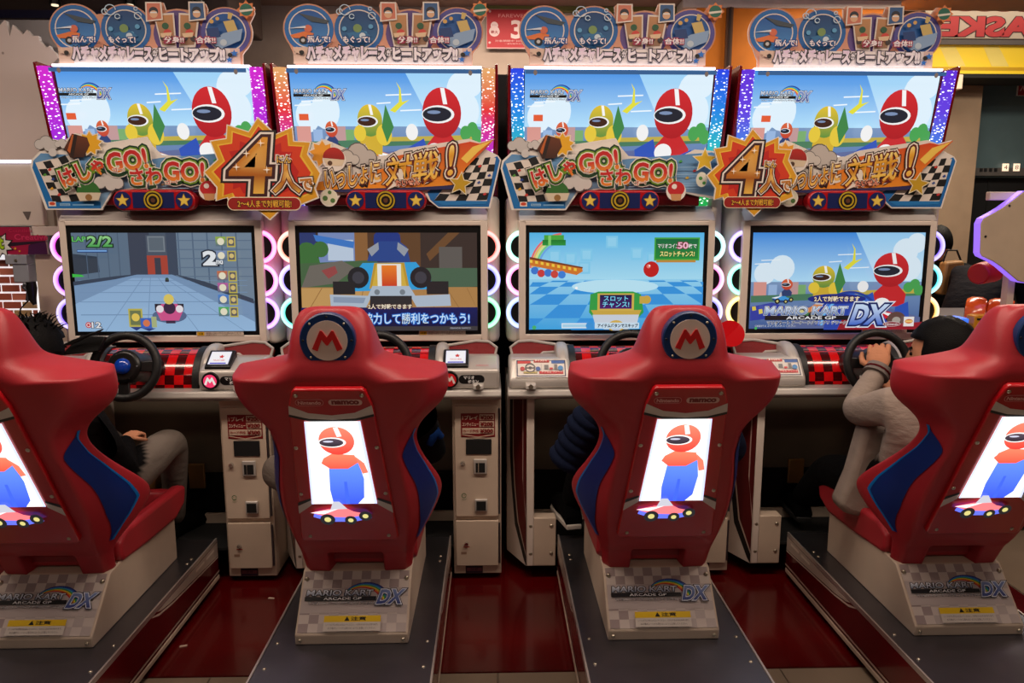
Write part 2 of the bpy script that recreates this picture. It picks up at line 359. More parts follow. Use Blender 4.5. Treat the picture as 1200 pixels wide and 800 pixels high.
MB().box(at(49, 250, YM).x, at(58, 250, YM).x, YM + .03, YM + .2, 0, at(20, 190, YM).z).build('corner_post', mat('post_grey', (150, 140, 128), .5), nm, og)
MB().box(at(57, 250, YM).x, at(78, 250, YM).x, YM + .08, YM + .2, 0, at(20, 90, YM).z).build('side_wall', M_cream, nm, og)
MB().box(xl, at(38, 189, YM).x, YM - .008, YM, at(20, 191, YM).z, at(20, 187.4, YM).z).build('light_line', glow('white_line', (236, 236, 255), 1.6), nm, og)
MB().box(at(50, 189, YM).x, at(56, 189, YM).x, YM - .008, YM + .04, at(20, 191, YM).z, at(20, 187.4, YM).z).build('light_line', glow('white_line', (236, 236, 255), 1.6), nm, og)
Art(0, 0, 1).poly([(-.018, -.015), (.018, -.015), (.004, .02), (-.002, .02)], (110, 100, 96)).build('mark', PRINT, nm, Vector((at(32, 252, YM).x, YM - .001, at(32, 252, YM).z)) - Vector(og))
MB().box(at(37, 250, YM).x, at(67, 250, YM).x, YM - .01, YM + .2, 0, at(20, 298, YM).z).build('front_post', M_cream, nm, og, bevel=.004)
MB().box(at(37, 250, YM).x, at(74, 250, YM).x, YM - .012, YM + .1, at(20, 276, YM).z, at(20, 265, YM).z).build('cross_bar', M_white, nm, og, bevel=.003)
q0, q1 = at(-60, 266, YM - .03), at(55, 298, YM - .03)
a = Art(-60, 266, (q1.x - q0.x) / 115, (q0.z - q1.z) / 32)
a.poly([(-60, 266), (37, 266), (37.6, 275.5), (55, 275.5), (56, 298), (-60, 298)], (168, 14, 66)); a.poly([(8, 284), (55, 282), (56, 298), (35, 298), (36, 286), (8, 289)], (44, 12, 40))
a.poly([(34, 287), (55, 283), (56, 298), (32, 298)], (70, 14, 70)); a.text('Creative', 38, 277.5, 40, 6.5, [(.02, (214, 48, 100))]); a.text('Countless', 26, 270, 28, 4, [(0, (206, 40, 92))])
a.poly(star(0, 287, 17, 9, .6, 20), (20, 20, 20)); a.poly(star(0, 287, 14.5, 9, .6, 20), (232, 234, 228)); a.text('at', -2, 285, 12, 12, [(.08, (20, 30, 10)), (.03, (176, 220, 30))])
a.circ(18, 291, 1.4, (220, 160, 40)); a.circ(23, 294, 1.1, (220, 160, 40))
a.build('pink_label', BOARD, nm, Vector((q0.x, YM - .03, q0.z)) - Vector(og), base=[(-60, 266), (37, 266), (37.6, 275.5), (55, 275.5), (56, 298), (-60, 298)], thick=.012)
xb0, xb1 = at(-20, 345, YM + .02).x, at(43, 345, YM + .02).x; zb0, zb1 = at(10, 420, YM + .02).z, at(10, 297, YM + .02).z
wl = MB().box(xb0, xb1, YM + .02, YM + .1, zb0, zb1).build('brick_wall_panel', glow('brick_mortar', (240, 240, 244), .85), nm, og)
BC = [mat('brick_%d' % k, c, .8, bump=.2, scale=80) for k, c in enumerate([(186, 96, 78), (206, 120, 98), (170, 84, 66), (190, 156, 112), (150, 80, 70)])]
rh = .0365; bwid = .072
for r in range(int((zb1 - zb0) / rh)):
    x = xb0 + (-.03 if r % 2 else .008)
    while x < xb1 - .01:
        a0, a1 = max(x, xb0 + .002), min(x + bwid, xb1 - .002)
        if a1 - a0 > .015:
            d_ = random.uniform(-.002, .003)
            MB().box(a0, a1, YM + .012 - d_, YM + .02, zb0 + r * rh + .004, zb0 + r * rh + rh - .004).build('brick', BC[random.choice([0, 0, 1, 1, 2, 3, 4])], wl, (0 + og[0], og[1], 0))
        x += bwid + .0085
q = at(27, 315, YM - .02)
gb = MB().box(at(14, 300, YM).x, at(39, 300, YM).x, YM - .05, YM + .02, at(20, 309, YM).z, at(20, 298, YM).z).box(at(21, 300, YM).x, at(39, 300, YM).x, YM - .045, YM + .02, at(20, 330, YM).z, at(20, 309, YM).z).build('grey_box', mat('box_grey', (150, 154, 162), .45), nm, og, bevel=.003)
q = at(17, 305, YM - .05); MB().tube([(q.x + .006, YM - .054, q.z), (q.x + .006, YM - .048, q.z)], .006, 10).build('screw', M_screw, gb, og)
gn = empty('gun_controller', (at(36, 345, YM).x, YM - .09, at(36, 330, YM).z), 'black gun controller hanging by its cord beside the brick panel', 'controller')
og2 = tuple(gn.location)
def AP(px, py, Y): return tuple(at(px, py, Y))
MB().tube([AP(36, 330, YM - .09), AP(37, 338, YM - .09), AP(38, 350, YM - .09), AP(41, 357, YM - .09)], [.02, .022, .016, .008], 10).build('body', M_black, gn, og2, smooth=True)
MB().tube([AP(36, 333, YM - .095), AP(29, 333, YM - .10), AP(28, 336, YM - .10), AP(33, 341, YM - .10), AP(33, 352, YM - .095)], [.009, .011, .01, .008, .01], 8).build('grip', mat('grip_grey', (60, 62, 66), .4), gn, og2, smooth=True)
MB().tube([AP(36, 350, YM - .09), AP(30, 355, YM - .09), AP(24, 362, YM - .09), AP(22, 378, YM - .09), AP(22, 420, YM - .09)], .003, 6).build('cord', M_matte, gn, og2, smooth=True)

# ================================================================== FLAT PRINT
def rainbow(a, x, y, k):
    cols = [(206, 40, 44), (238, 130, 40), (246, 214, 60), (70, 170, 70), (60, 160, 220), (40, 90, 190), (28, 40, 120)]
    n = 16
    def pt(t, j):
        an = R(148 - 150 * t); th = 4 + 42 * t; rr = 1 + 0 * t
        cx, cy = x + 222 * k, y + 98 * k
        return (cx + (78 + th * j / 7) * k * math.cos(an), cy - (58 + th * j / 7) * k * math.sin(an))
    for j, c in enumerate(cols):
        a.poly([pt(i / n, j) for i in range(n + 1)] + [pt(i / n, j + 1) for i in range(n, -1, -1)], c)
def logo(a, x, y, w_, halo=None):
    """racing logo, left top corner (x, y), width w_ (402 x 110 units)"""
    k = w_ / 402
    T = lambda s, cx, cy, ww, hh, ly, **q: a.text(s, x + cx * k, y + cy * k, ww * k, hh * k, ly, **q)
    rainbow(a, x, y, k)
    if halo: a.rect(x - 6 * k, y + 46 * k, x + 285 * k, y + 106 * k, halo)
    T('MARIO KART', 138, 60, 262, 22, [(.085, (16, 18, 26)), (.02, ((226, 230, 240), (150, 160, 180)))], shear=.12)
    a.rect(x, y + 75 * k, x + 284 * k, y + 91 * k, (16, 16, 18)); T('ARCADE GP', 150, 83, 150, 10, [(.01, (236, 236, 236))])
    T('マリオカート アーケードグランプリ デラックス', 150, 100, 268, 11, [(.07, (16, 16, 20)), (0, (232, 232, 236))])
    T('DX', 342, 78, 92, 52, [(.11, (24, 30, 60)), (.075, (226, 230, 240)), (.035, ((120, 140, 190), (52, 66, 130)))], shear=.3)
def kart_side(a, x, y, k, col, col2, face=-1):
    """plain go-kart in three-quarter view, about 110 x 60 units"""
    P = lambda l: [(x + face * u * k, y + v * k) for u, v in l]
    a.poly(P([(-55, 12), (-20, 22), (30, 22), (62, 8), (60, 0), (20, -6), (-40, -2)]), col2)
    a.poly(P([(-50, 2), (-10, 10), (35, 8), (66, -4), (30, -14), (-5, -16), (-20, -6)]), col)
    a.poly(P([(-8, -14), (6, -34), (18, -34), (26, -12)]), (190, 190, 200))
    a.poly(P([(10, -14), (48, -8), (66, -4), (40, 0)]), (246, 246, 246))
    for u, v, r_ in ((-42, 6, 13), (34, 14, 15), (-12, 16, 12)):
        a.circ(x + face * u * k, y + v * k, r_ * k, (26, 26, 30)); a.circ(x + face * u * k, y + v * k, r_ * .45 * k, (206, 196, 120))
def racer(a, x, y, k, helm, helm2, suit, visor=(26, 30, 44)):
    """anonymous driver in a closed full-face helmet"""
    a.poly([(x - 60 * k, y + 150 * k), (x - 66 * k, y + 95 * k), (x - 30 * k, y + 62 * k), (x + 34 * k, y + 62 * k), (x + 70 * k, y + 100 * k), (x + 64 * k, y + 150 * k)], suit)
    a.circ(x, y, 74 * k, helm, ry=70 * k, n=28, col2=helm2); a.poly(disc(x - 14 * k, y + 4 * k, 62 * k, 20, ry=25 * k), (240, 240, 240)); a.poly(disc(x - 18 * k, y + 4 * k, 55 * k, 20, ry=20 * k), visor)
    a.poly(disc(x - 30 * k, y - 2 * k, 26 * k, 12, ry=5 * k), (120, 140, 176)); a.poly([(x - 4 * k, y - 69 * k), (x + 12 * k, y - 68 * k), (x + 22 * k, y - 24 * k), (x + 6 * k, y - 24 * k)], (244, 244, 244))
def puff(a, x, y, r, c=(228, 224, 220), o=(96, 92, 92)):
    for q, cc in ((1.12, o), (1, c)):
        for dx, dy, s in ((-.9, .1, .62), (0, -.2, .8), (.9, .15, .6), (.2, .4, .55)): a.circ(x + dx * r, y + dy * r, r * s * q, cc, n=14)

def race_scene(a, X0, Y0, X1, Y1, with_logo=True, k=1.0):
    """sky, track and three anonymous karts; drawn in the crop units of the third marquee (810 x 345)"""
    a.clip = (X0, Y0, X1, Y1)
    U = lambda u: X0 + (X1 - X0) * (u - 158) / 810; V = lambda v: Y0 + (Y1 - Y0) * (v - 292) / 350
    L = lambda l: [(U(u), V(v)) for u, v in l]; s = (X1 - X0) / 810
    a.rect(X0, Y0, X1, V(470), (58, 140, 226), (176, 222, 250)); a.rect(X0, V(470), X1, Y1, (120, 150, 190), (60, 90, 150))
    a.poly(L([(640, 292), (968, 292), (968, 460), (760, 470)]), (150, 206, 246), (206, 236, 252))
    for u, v, r_ in ((880, 360, 60), (930, 330, 46), (840, 400, 44), (300, 420, 60), (220, 440, 50), (900, 420, 60)): a.circ(U(u), V(v), r_ * s, (222, 240, 252), n=20)
    for u, v, l in ((560, 372, 110), (520, 398, 60), (620, 420, 90), (200, 392, 90), (170, 405, 70)): a.line((U(u), V(v)), (U(u + l), V(v - 3)), 4 * s, (240, 248, 254))
    for u, v, w_, h, c in ((170, 470, 60, 60, (214, 150, 140)), (240, 480, 40, 50, (150, 180, 220)), (330, 470, 50, 60, (190, 150, 150)), (380, 480, 36, 40, (120, 170, 110))): a.rect(U(u), V(v), U(u + w_), V(v + h), c)
    a.poly(L([(158, 520), (968, 500), (968, 520), (158, 545)]), (70, 120, 90)); a.poly(L([(500, 505), (968, 495), (968, 512), (500, 518)]), (190, 170, 70))
    a.poly(L([(158, 560), (260, 545), (330, 560), (290, 600), (158, 612)]), (44, 60, 160))
    for i in range(5): a.poly(L([(165 + i * 32, 560 + (i % 2) * 10), (182 + i * 32, 558 + (i % 2) * 10), (186 + i * 32, 572 + (i % 2) * 12), (168 + i * 32, 575 + (i % 2) * 12)]), (224, 200, 70))
    a.poly(L([(330, 640), (420, 560), (700, 540), (968, 600), (968, 640)]), (92, 104, 150))
    for u, v in ((900, 490), (930, 478), (950, 500)): a.circ(U(u), V(v), 24 * s, (70, 160, 80), n=14)
    # small blue kart, middle orange kart, large red kart
    kart_side(a, U(310), V(530), .85 * s, (60, 150, 220), (30, 60, 120)); racer(a, U(322), V(478), .36 * s, (214, 100, 60), (190, 60, 40), (40, 60, 110))
    kart_side(a, U(470), V(570), 1.75 * s, (206, 122, 50), (60, 120, 70), 1); racer(a, U(490), V(450), .72 * s, (222, 190, 50), (90, 140, 60), (206, 170, 50), (60, 30, 20))
    a.circ(U(445), V(490), 26 * s, (226, 196, 60)); a.circ(U(548), V(495), 34 * s, (226, 196, 60)); a.poly(L([(560, 400), (592, 470), (560, 520), (540, 470)]), (60, 130, 70))
    a.poly(L([(610, 330), (628, 350), (632, 392), (664, 385), (632, 402), (600, 425), (578, 418), (618, 392), (622, 352)]), (226, 220, 60))
    kart_side(a, U(740), V(600), 2.1 * s, (204, 30, 44), (40, 70, 170), 1)
    racer(a, U(800), V(425), 1.12 * s, (206, 36, 44), (170, 20, 30), (196, 34, 40))
    a.poly(L([(640, 540), (720, 505), (740, 560), (650, 610)]), (40, 80, 180)); a.poly(L([(830, 560), (890, 540), (900, 600), (830, 610)]), (40, 80, 180))
    a.circ(U(625), V(605), 44 * s, (96, 66, 60), ry=36 * s); a.circ(U(840), V(605), 44 * s, (96, 66, 60), ry=36 * s)
    for u in (625, 840): a.circ(U(u), V(608), 20 * s, (170, 160, 150), ry=16 * s)
    a.circ(U(670), V(485), 26 * s, (240, 240, 240)); a.circ(U(765), V(548), 38 * s, (240, 240, 240), ry=28 * s)
    if with_logo: logo(a, U(178), V(326), 222 * s)
    a.clip = None

# ---- four screen pictures, all 0.71 x 0.395 m; units 765 x 419
SW, SH = 765., 419.
def scr(): return Art(SW / 2, SH / 2, .708 / SW, .393 / SH)
def screen_lap():
    a = scr(); a.clip = (0, 0, SW, SH)
    a.rect(0, 0, SW, SH, (74, 88, 106)); a.poly([(0, 0), (240, 0), (265, 180), (0, 215)], (92, 112, 134)); a.poly([(440, 0), (SW, 0), (SW, 290), (430, 180)], (112, 132, 152))
    a.rect(240, 0, 330, 180, (58, 66, 84)); a.rect(400, 0, 445, 180, (60, 72, 92)); a.poly([(0, 88), (105, 100), (110, 165), (0, 180)], (52, 62, 76))
    for i in range(5): a.rect(450 + i * 62, 0, 456 + i * 62, 180 + i * 20, (84, 104, 128)); a.rect(445, 30 + i * 38, SW, 34 + i * 38, (92, 112, 136))
    for i in range(4): a.rect(60 + i * 46, 0, 64 + i * 46, 190, (76, 94, 116))
    a.rect(318, 10, 405, 175, (74, 84, 100)); a.rect(325, 14, 398, 80, (120, 130, 140)); a.rect(331, 20, 392, 74, (92, 104, 116)); a.rect(318, 95, 405, 175, (170, 66, 52)); a.rect(350, 105, 376, 175, (60, 60, 74))
    a.poly([(0, 216), (250, 176), (420, 176), (SW, 300), (SW, SH), (0, SH)], (120, 150, 186)); a.poly([(0, 300), (250, 190), (410, 190), (SW, 380), (SW, SH), (0, SH)], (140, 172, 208), (150, 186, 222))
    for v, wd in ((200, 2), (222, 2), (250, 3), (290, 3), (345, 4)): a.rect(20, v, 740, v + wd, (116, 146, 182))
    for u0, u1 in ((300, 120), (330, 300), (360, 520), (385, 720)): a.line((u0, 185), (u1, SH), 3, (118, 148, 184))
    a.poly([(0, 205), (180, 182), (290, 172), (180, 195), (0, 222)], (54, 66, 86)); a.poly([(430, 172), (560, 205), (SW, 280), (SW, 300), (540, 220)], (54, 66, 86))
    a.poly([(0, 172), (40, 176), (50, 184), (0, 186)], (60, 190, 70))
    a.circ(400, 352, 74, (86, 104, 140), ry=30); a.rect(340, 300, 372, 330, (38, 30, 44)); a.rect(432, 300, 464, 330, (38, 30, 44)); a.poly([(345, 330), (370, 300), (436, 300), (460, 330), (440, 372), (362, 372)], (208, 84, 140)); a.circ(403, 318, 26, (58, 36, 66)); a.circ(362, 322, 16, (232, 226, 232)); a.circ(446, 322, 16, (232, 226, 232)); a.circ(403, 280, 22, (222, 200, 100)); a.rect(385, 372, 425, 384, (60, 40, 66))
    a.circ(402, 196, 8, (60, 80, 60)); a.rect(394, 198, 410, 206, (50, 50, 60))
    a.text('LAP', 44, 26, 58, 20, [(.1, (16, 44, 26)), (.03, (96, 190, 96))]); a.text('2/2', 130, 36, 100, 42, [(.1, (16, 44, 26)), (.03, ((150, 214, 140), (70, 160, 80)))])
    a.rect(32, 70, 160, 82, (36, 66, 120)); a.rect(34, 72, 158, 78, (120, 170, 226))
    a.text('2', 592, 106, 50, 54, [(.12, (30, 40, 56)), (.05, (232, 236, 240))]); a.text('nd', 632, 118, 26, 24, [(.12, (30, 40, 56)), (.04, (232, 236, 240))])
    for v, c in ((16, (150, 180, 60)), (75, (130, 150, 190)), (160, (206, 110, 60)), (210, (190, 90, 160)), (260, (70, 130, 210)), (312, (80, 180, 90))):
        a.rect(620, v, 664, v + 40, c, (90, 110, 130)); a.circ(642, v + 20, 15, (232, 226, 200)); a.rect(668, v, 704, v + 44, (190, 176, 80)); a.rect(673, v + 5, 699, v + 38, (90, 90, 100)); a.circ(686, v + 21, 10, (214, 190, 120))
    a.rect(235, 318, 295, 396, (186, 176, 80)); a.rect(242, 326, 288, 388, (110, 120, 80)); a.circ(265, 355, 17, (230, 200, 90)); a.rect(285, 358, 335, 402, (60, 100, 190)); a.circ(310, 380, 15, (214, 120, 80)); a.rect(332, 352, 354, 398, (170, 180, 130)); a.poly([(240, 396), (292, 396), (266, 412)], (40, 60, 130)); a.poly([(290, 402), (350, 402), (320, 414)], (40, 60, 130))
    a.circ(64, 387, 13, (200, 60, 70)); a.circ(64, 387, 9, (236, 226, 226)); a.circ(64, 387, 6, (200, 60, 70)); a.text('12', 98, 387, 38, 24, [(.08, (60, 60, 70)), (.02, (236, 236, 240))])
    return a
def screen_kart():
    a = scr(); a.clip = (0, 0, SW, SH)
    a.rect(0, 0, SW, SH, (62, 48, 40)); a.rect(0, 0, 70, 120, (40, 56, 110)); a.rect(80, 0, 240, 130, (120, 140, 190)); a.rect(120, 30, 230, 118, (190, 206, 226)); a.poly([(60, 8), (236, 38), (230, 66), (70, 36)], (60, 120, 200))
    a.rect(236, 0, 292, 130, (140, 96, 56)); a.rect(292, 0, 400, 130, (80, 54, 38)); a.rect(400, 0, 520, 150, (98, 66, 40)); a.rect(520, 0, SW, 150, (58, 44, 40)); a.poly([(545, 90), (640, 0), (690, 0), (560, 120)], (110, 74, 44)); a.rect(600, 60, 700, 200, (96, 90, 86))
    for u, v, r_ in ((30, 90, 50), (90, 70, 34), (40, 130, 46)): a.circ(u, v, r_, (60, 110, 56), n=16)
    a.poly([(0, 130), (330, 115), (360, 200), (0, 250)], (70, 100, 66)); a.poly([(40, 140), (180, 118), (240, 150), (150, 215), (0, 235)], (110, 104, 96)); a.poly([(90, 160), (150, 140), (160, 170), (120, 195)], (150, 70, 70))
    a.poly([(480, 150), (SW, 150), (SW, 230), (520, 240)], (74, 100, 78)); a.rect(0, 232, SW, 330, (176, 130, 76)); a.rect(0, 236, 300, 330, (196, 152, 92))
    for i in range(9): a.line((i * 90, 235), (i * 110 - 80, 330), 3, (150, 108, 60))
    a.circ(378, 30, 58, (30, 54, 130), ry=70); a.poly([(290, 120), (310, 60), (345, 36), (430, 36), (462, 60), (476, 125)], (40, 70, 140)); a.poly([(292, 70), (340, 40), (342, 70), (310, 100)], (150, 156, 168)); a.poly([(470, 70), (424, 40), (420, 70), (450, 100)], (150, 156, 168))
    a.poly([(195, 220), (270, 128), (500, 124), (568, 210), (575, 240), (190, 250)], (46, 160, 220)); a.poly([(320, 128), (450, 126), (470, 235), (296, 238)], (190, 150, 50)); a.poly([(330, 134), (440, 132), (458, 228), (308, 230)], (214, 176, 66))
    a.text('1', 384, 182, 36, 80, [(.09, (240, 236, 226)), (.04, ((240, 130, 40), (206, 60, 30)))])
    for u in (250, 520): a.circ(u, 190, 46, (30, 30, 36)); a.circ(u, 190, 26, (60, 60, 70))
    a.rect(140, 206, 235, 262, (34, 32, 36)); a.rect(545, 206, 640, 262, (34, 32, 36))
    a.poly([(125, 262), (290, 268), (310, 226), (470, 226), (495, 268), (645, 262), (650, 312), (500, 316), (480, 280), (300, 280), (280, 318), (128, 312)], (176, 190, 206)); a.poly([(140, 272), (280, 276), (270, 300), (140, 296)], (140, 156, 180)); a.poly([(300, 268), (480, 268), (480, 316), (296, 318)], (44, 42, 46)); a.circ(330, 252, 12, (120, 130, 140)); a.circ(440, 252, 12, (120, 130, 140))
    a.rect(0, 318, SW, 400, (14, 22, 90), (10, 14, 60)); a.rect(0, 400, SW, SH, (60, 56, 60))
    a.text('2人で対戦できます', 385, 314, 190, 20, [(.12, (60, 10, 20)), (.03, (240, 226, 200))])
    a.text('協力して勝利をつかもう!', 500, 366, 460, 46, [(.12, (16, 40, 130)), (.06, (70, 150, 236)), (0, (226, 244, 255))]); a.text('©BANDAI NAMCO', 690, 408, 90, 7, [(0, (190, 190, 200))])
    return a
def screen_slot():
    a = scr(); a.clip = (0, 0, SW, SH)
    a.rect(0, 0, SW, 200, (84, 186, 240), (170, 226, 250)); a.rect(0, 200, SW, SH, (150, 214, 246), (60, 166, 230))
    for (u, v, s) in ((110, 100, '♪'), (180, 110, 'A'), (250, 95, '□'), (360, 40, '?'), (470, 90, '♫'), (540, 110, 'C'), (240, 150, '□')): a.rect(u - 26, v - 26, u + 26, v + 26, (132, 208, 244)); a.rect(u - 18, v - 18, u + 18, v + 18, (150, 216, 247))
    for r in range(6):
        v0 = 205 + r * r * 6.5; v1 = 205 + (r + 1) ** 2 * 6.5
        for c in range(-5, 6):
            if (r + c) % 2: continue
            q = lambda k, v: SW / 2 + k * (70 + (v - 205) * .55)
            a.poly([(q(c, v0), v0), (q(c + 1, v0), v0), (q(c + 1, v1), v1), (q(c, v1), v1)], (52, 150, 226))
    a.circ(375, 230, 190, (190, 234, 252), ry=30, n=28)
    for j, c in enumerate([(236, 110, 110), (244, 190, 90), (226, 236, 130), (120, 210, 140), (110, 170, 236)]):
        a.poly(ring_strip(150, 150, 150 - j * 9, 142 - j * 9, 95, 180), c)
    a.circ(205, 236, 6, (255, 255, 255)); a.rect(62, 10, 148, 30, (70, 170, 60)); a.rect(55, 30, 156, 54, (20, 120, 40), (40, 150, 60)); a.rect(80, 12, 92, 54, (130, 210, 110))
    a.poly([(0, 108), (228, 148), (232, 164), (205, 180), (0, 138)], (214, 120, 40)); a.poly([(0, 102), (232, 146), (230, 152), (0, 112)], (120, 60, 30))
    for i in range(9): a.poly([(i * 24, 114 + i * 4.4), (i * 24 + 12, 116 + i * 4.4), (i * 24 + 12, 128 + i * 4.4), (i * 24, 126 + i * 4.4)], (244, 206, 70))
    for u, v, c in ((22, 160, (60, 120, 210)), (50, 172, (206, 60, 60)), (80, 170, (60, 120, 210)), (108, 176, (206, 70, 60)), (140, 178, (60, 130, 220))): a.circ(u, v, 17, c, n=10)
    a.rect(540, 20, 738, 118, (70, 170, 60)); a.rect(546, 26, 732, 110, (10, 104, 60), (30, 140, 60)); a.rect(550, 116, 722, 126, (196, 140, 60))
    a.text('マリオコイン', 600, 56, 90, 18, [(.08, (10, 50, 30)), (.02, (246, 250, 240))]); a.text('50', 664, 54, 44, 26, [(.1, (120, 20, 50)), (.03, (250, 190, 210))]); a.text('枚で', 706, 56, 36, 18, [(.08, (10, 50, 30)), (.02, (246, 250, 240))])
    a.text('スロットチャンス!', 640, 90, 150, 22, [(.1, (60, 60, 10)), (.03, (250, 244, 150))])
    a.circ(528, 155, 34, (196, 24, 24)); a.circ(516, 142, 9, (236, 120, 110)); a.circ(520, 140, 4, (255, 240, 236))
    # the slot drum
    a.poly([(260, 340), (265, 262), (300, 250), (450, 250), (486, 262), (500, 340), (470, 372), (290, 372)], (50, 160, 70)); a.poly([(275, 350), (480, 350), (470, 400), (430, 414), (330, 414), (290, 400)], (206, 214, 226)); a.circ(380, 400, 36, (214, 176, 80), ry=26); a.circ(380, 404, 24, (190, 200, 220), ry=18)
    a.poly([(268, 330), (490, 330), (480, 350), (280, 350)], (206, 170, 70)); a.rect(296, 258, 456, 332, (214, 180, 80)); a.rect(306, 264, 446, 324, (24, 20, 70), (80, 20, 110)); a.circ(512, 285, 18, (206, 170, 70)); a.rect(480, 270, 512, 302, (206, 170, 70))
    a.text('スロット', 376, 280, 106, 22, [(.1, (10, 20, 80)), (.02, (130, 220, 250))]); a.text('チャンス!', 376, 306, 116, 24, [(.1, (10, 20, 80)), (.02, (130, 220, 250))])
    a.rect(140, 386, 262, 408, (236, 244, 250)); a.rect(144, 390, 258, 404, (170, 214, 240)); a.circ(262, 397, 16, (60, 150, 220)); a.rect(285, 384, 480, 410, (206, 228, 244)); a.text('アイテムボタンでスキップ', 386, 397, 176, 16, [(.04, (20, 30, 50))])
    a.circ(20, 404, 9, (70, 180, 110)); return a
def screen_title():
    a = scr(); race_scene(a, 0, 0, SW, SH, False); a.clip = (0, 0, SW, SH)
    a.poly([(320, 419), (330, 300), (420, 250), (540, 300), (600, 380), (640, 419)], (40, 70, 170))
    for j, c in enumerate([(30, 60, 150), (60, 110, 210), (110, 180, 240)]): a.poly(ring_strip(430, 400, 150 - j * 12, 140 - j * 12, 0, 180), c)
    a.poly([(380, 419), (400, 370), (560, 400), (765, 385), (765, 419)], (150, 24, 40)); a.poly(disc(370, 284, 130, 24, ry=22), (24, 40, 130)); a.text('2人で対戦できます', 370, 284, 200, 22, [(.12, (50, 10, 30)), (.03, (244, 226, 190))])
    a.text('MARIO KART', 236, 335, 362, 34, [(.08, (230, 236, 246)), (.05, (16, 24, 50)), (.015, ((226, 236, 250), (110, 140, 190)))], shear=.12); a.rect(54, 356, 440, 376, (14, 16, 24)); a.text('ARCADE GP', 260, 366, 220, 13, [(.02, (236, 236, 240))]); a.text('マリオカート アーケードグランプリ デラックス', 250, 387, 370, 15, [(.08, (236, 236, 240)), (.03, (16, 18, 30))])
    a.text('DX', 515, 352, 140, 80, [(.15, (230, 236, 248)), (.11, (20, 36, 96)), (.04, ((206, 226, 250), (70, 110, 206)))], shear=.3)
    a.poly(disc(620, 394, 40, 20, ry=11), (214, 190, 190)); a.poly(disc(620, 394, 37, 20, ry=9), (130, 30, 44)); a.text('Nintendo', 620, 394, 58, 9, [(.02, (226, 210, 210))]); a.rect(672, 362, 718, 404, (236, 230, 226)); a.poly(disc(695, 382, 18, 16, ry=10), (214, 110, 40)); a.rect(680, 378, 710, 386, (240, 200, 120))
    a.text('CREDIT 0 コインを入れてください', 100, 400, 180, 10, [(.03, (20, 30, 60)), (0, (230, 236, 246))]); a.circ(14, 410, 6, (60, 180, 90)); a.text('©Nintendo ©BANDAI NAMCO', 90, 411, 120, 8, [(0, (20, 30, 60))])
    return a

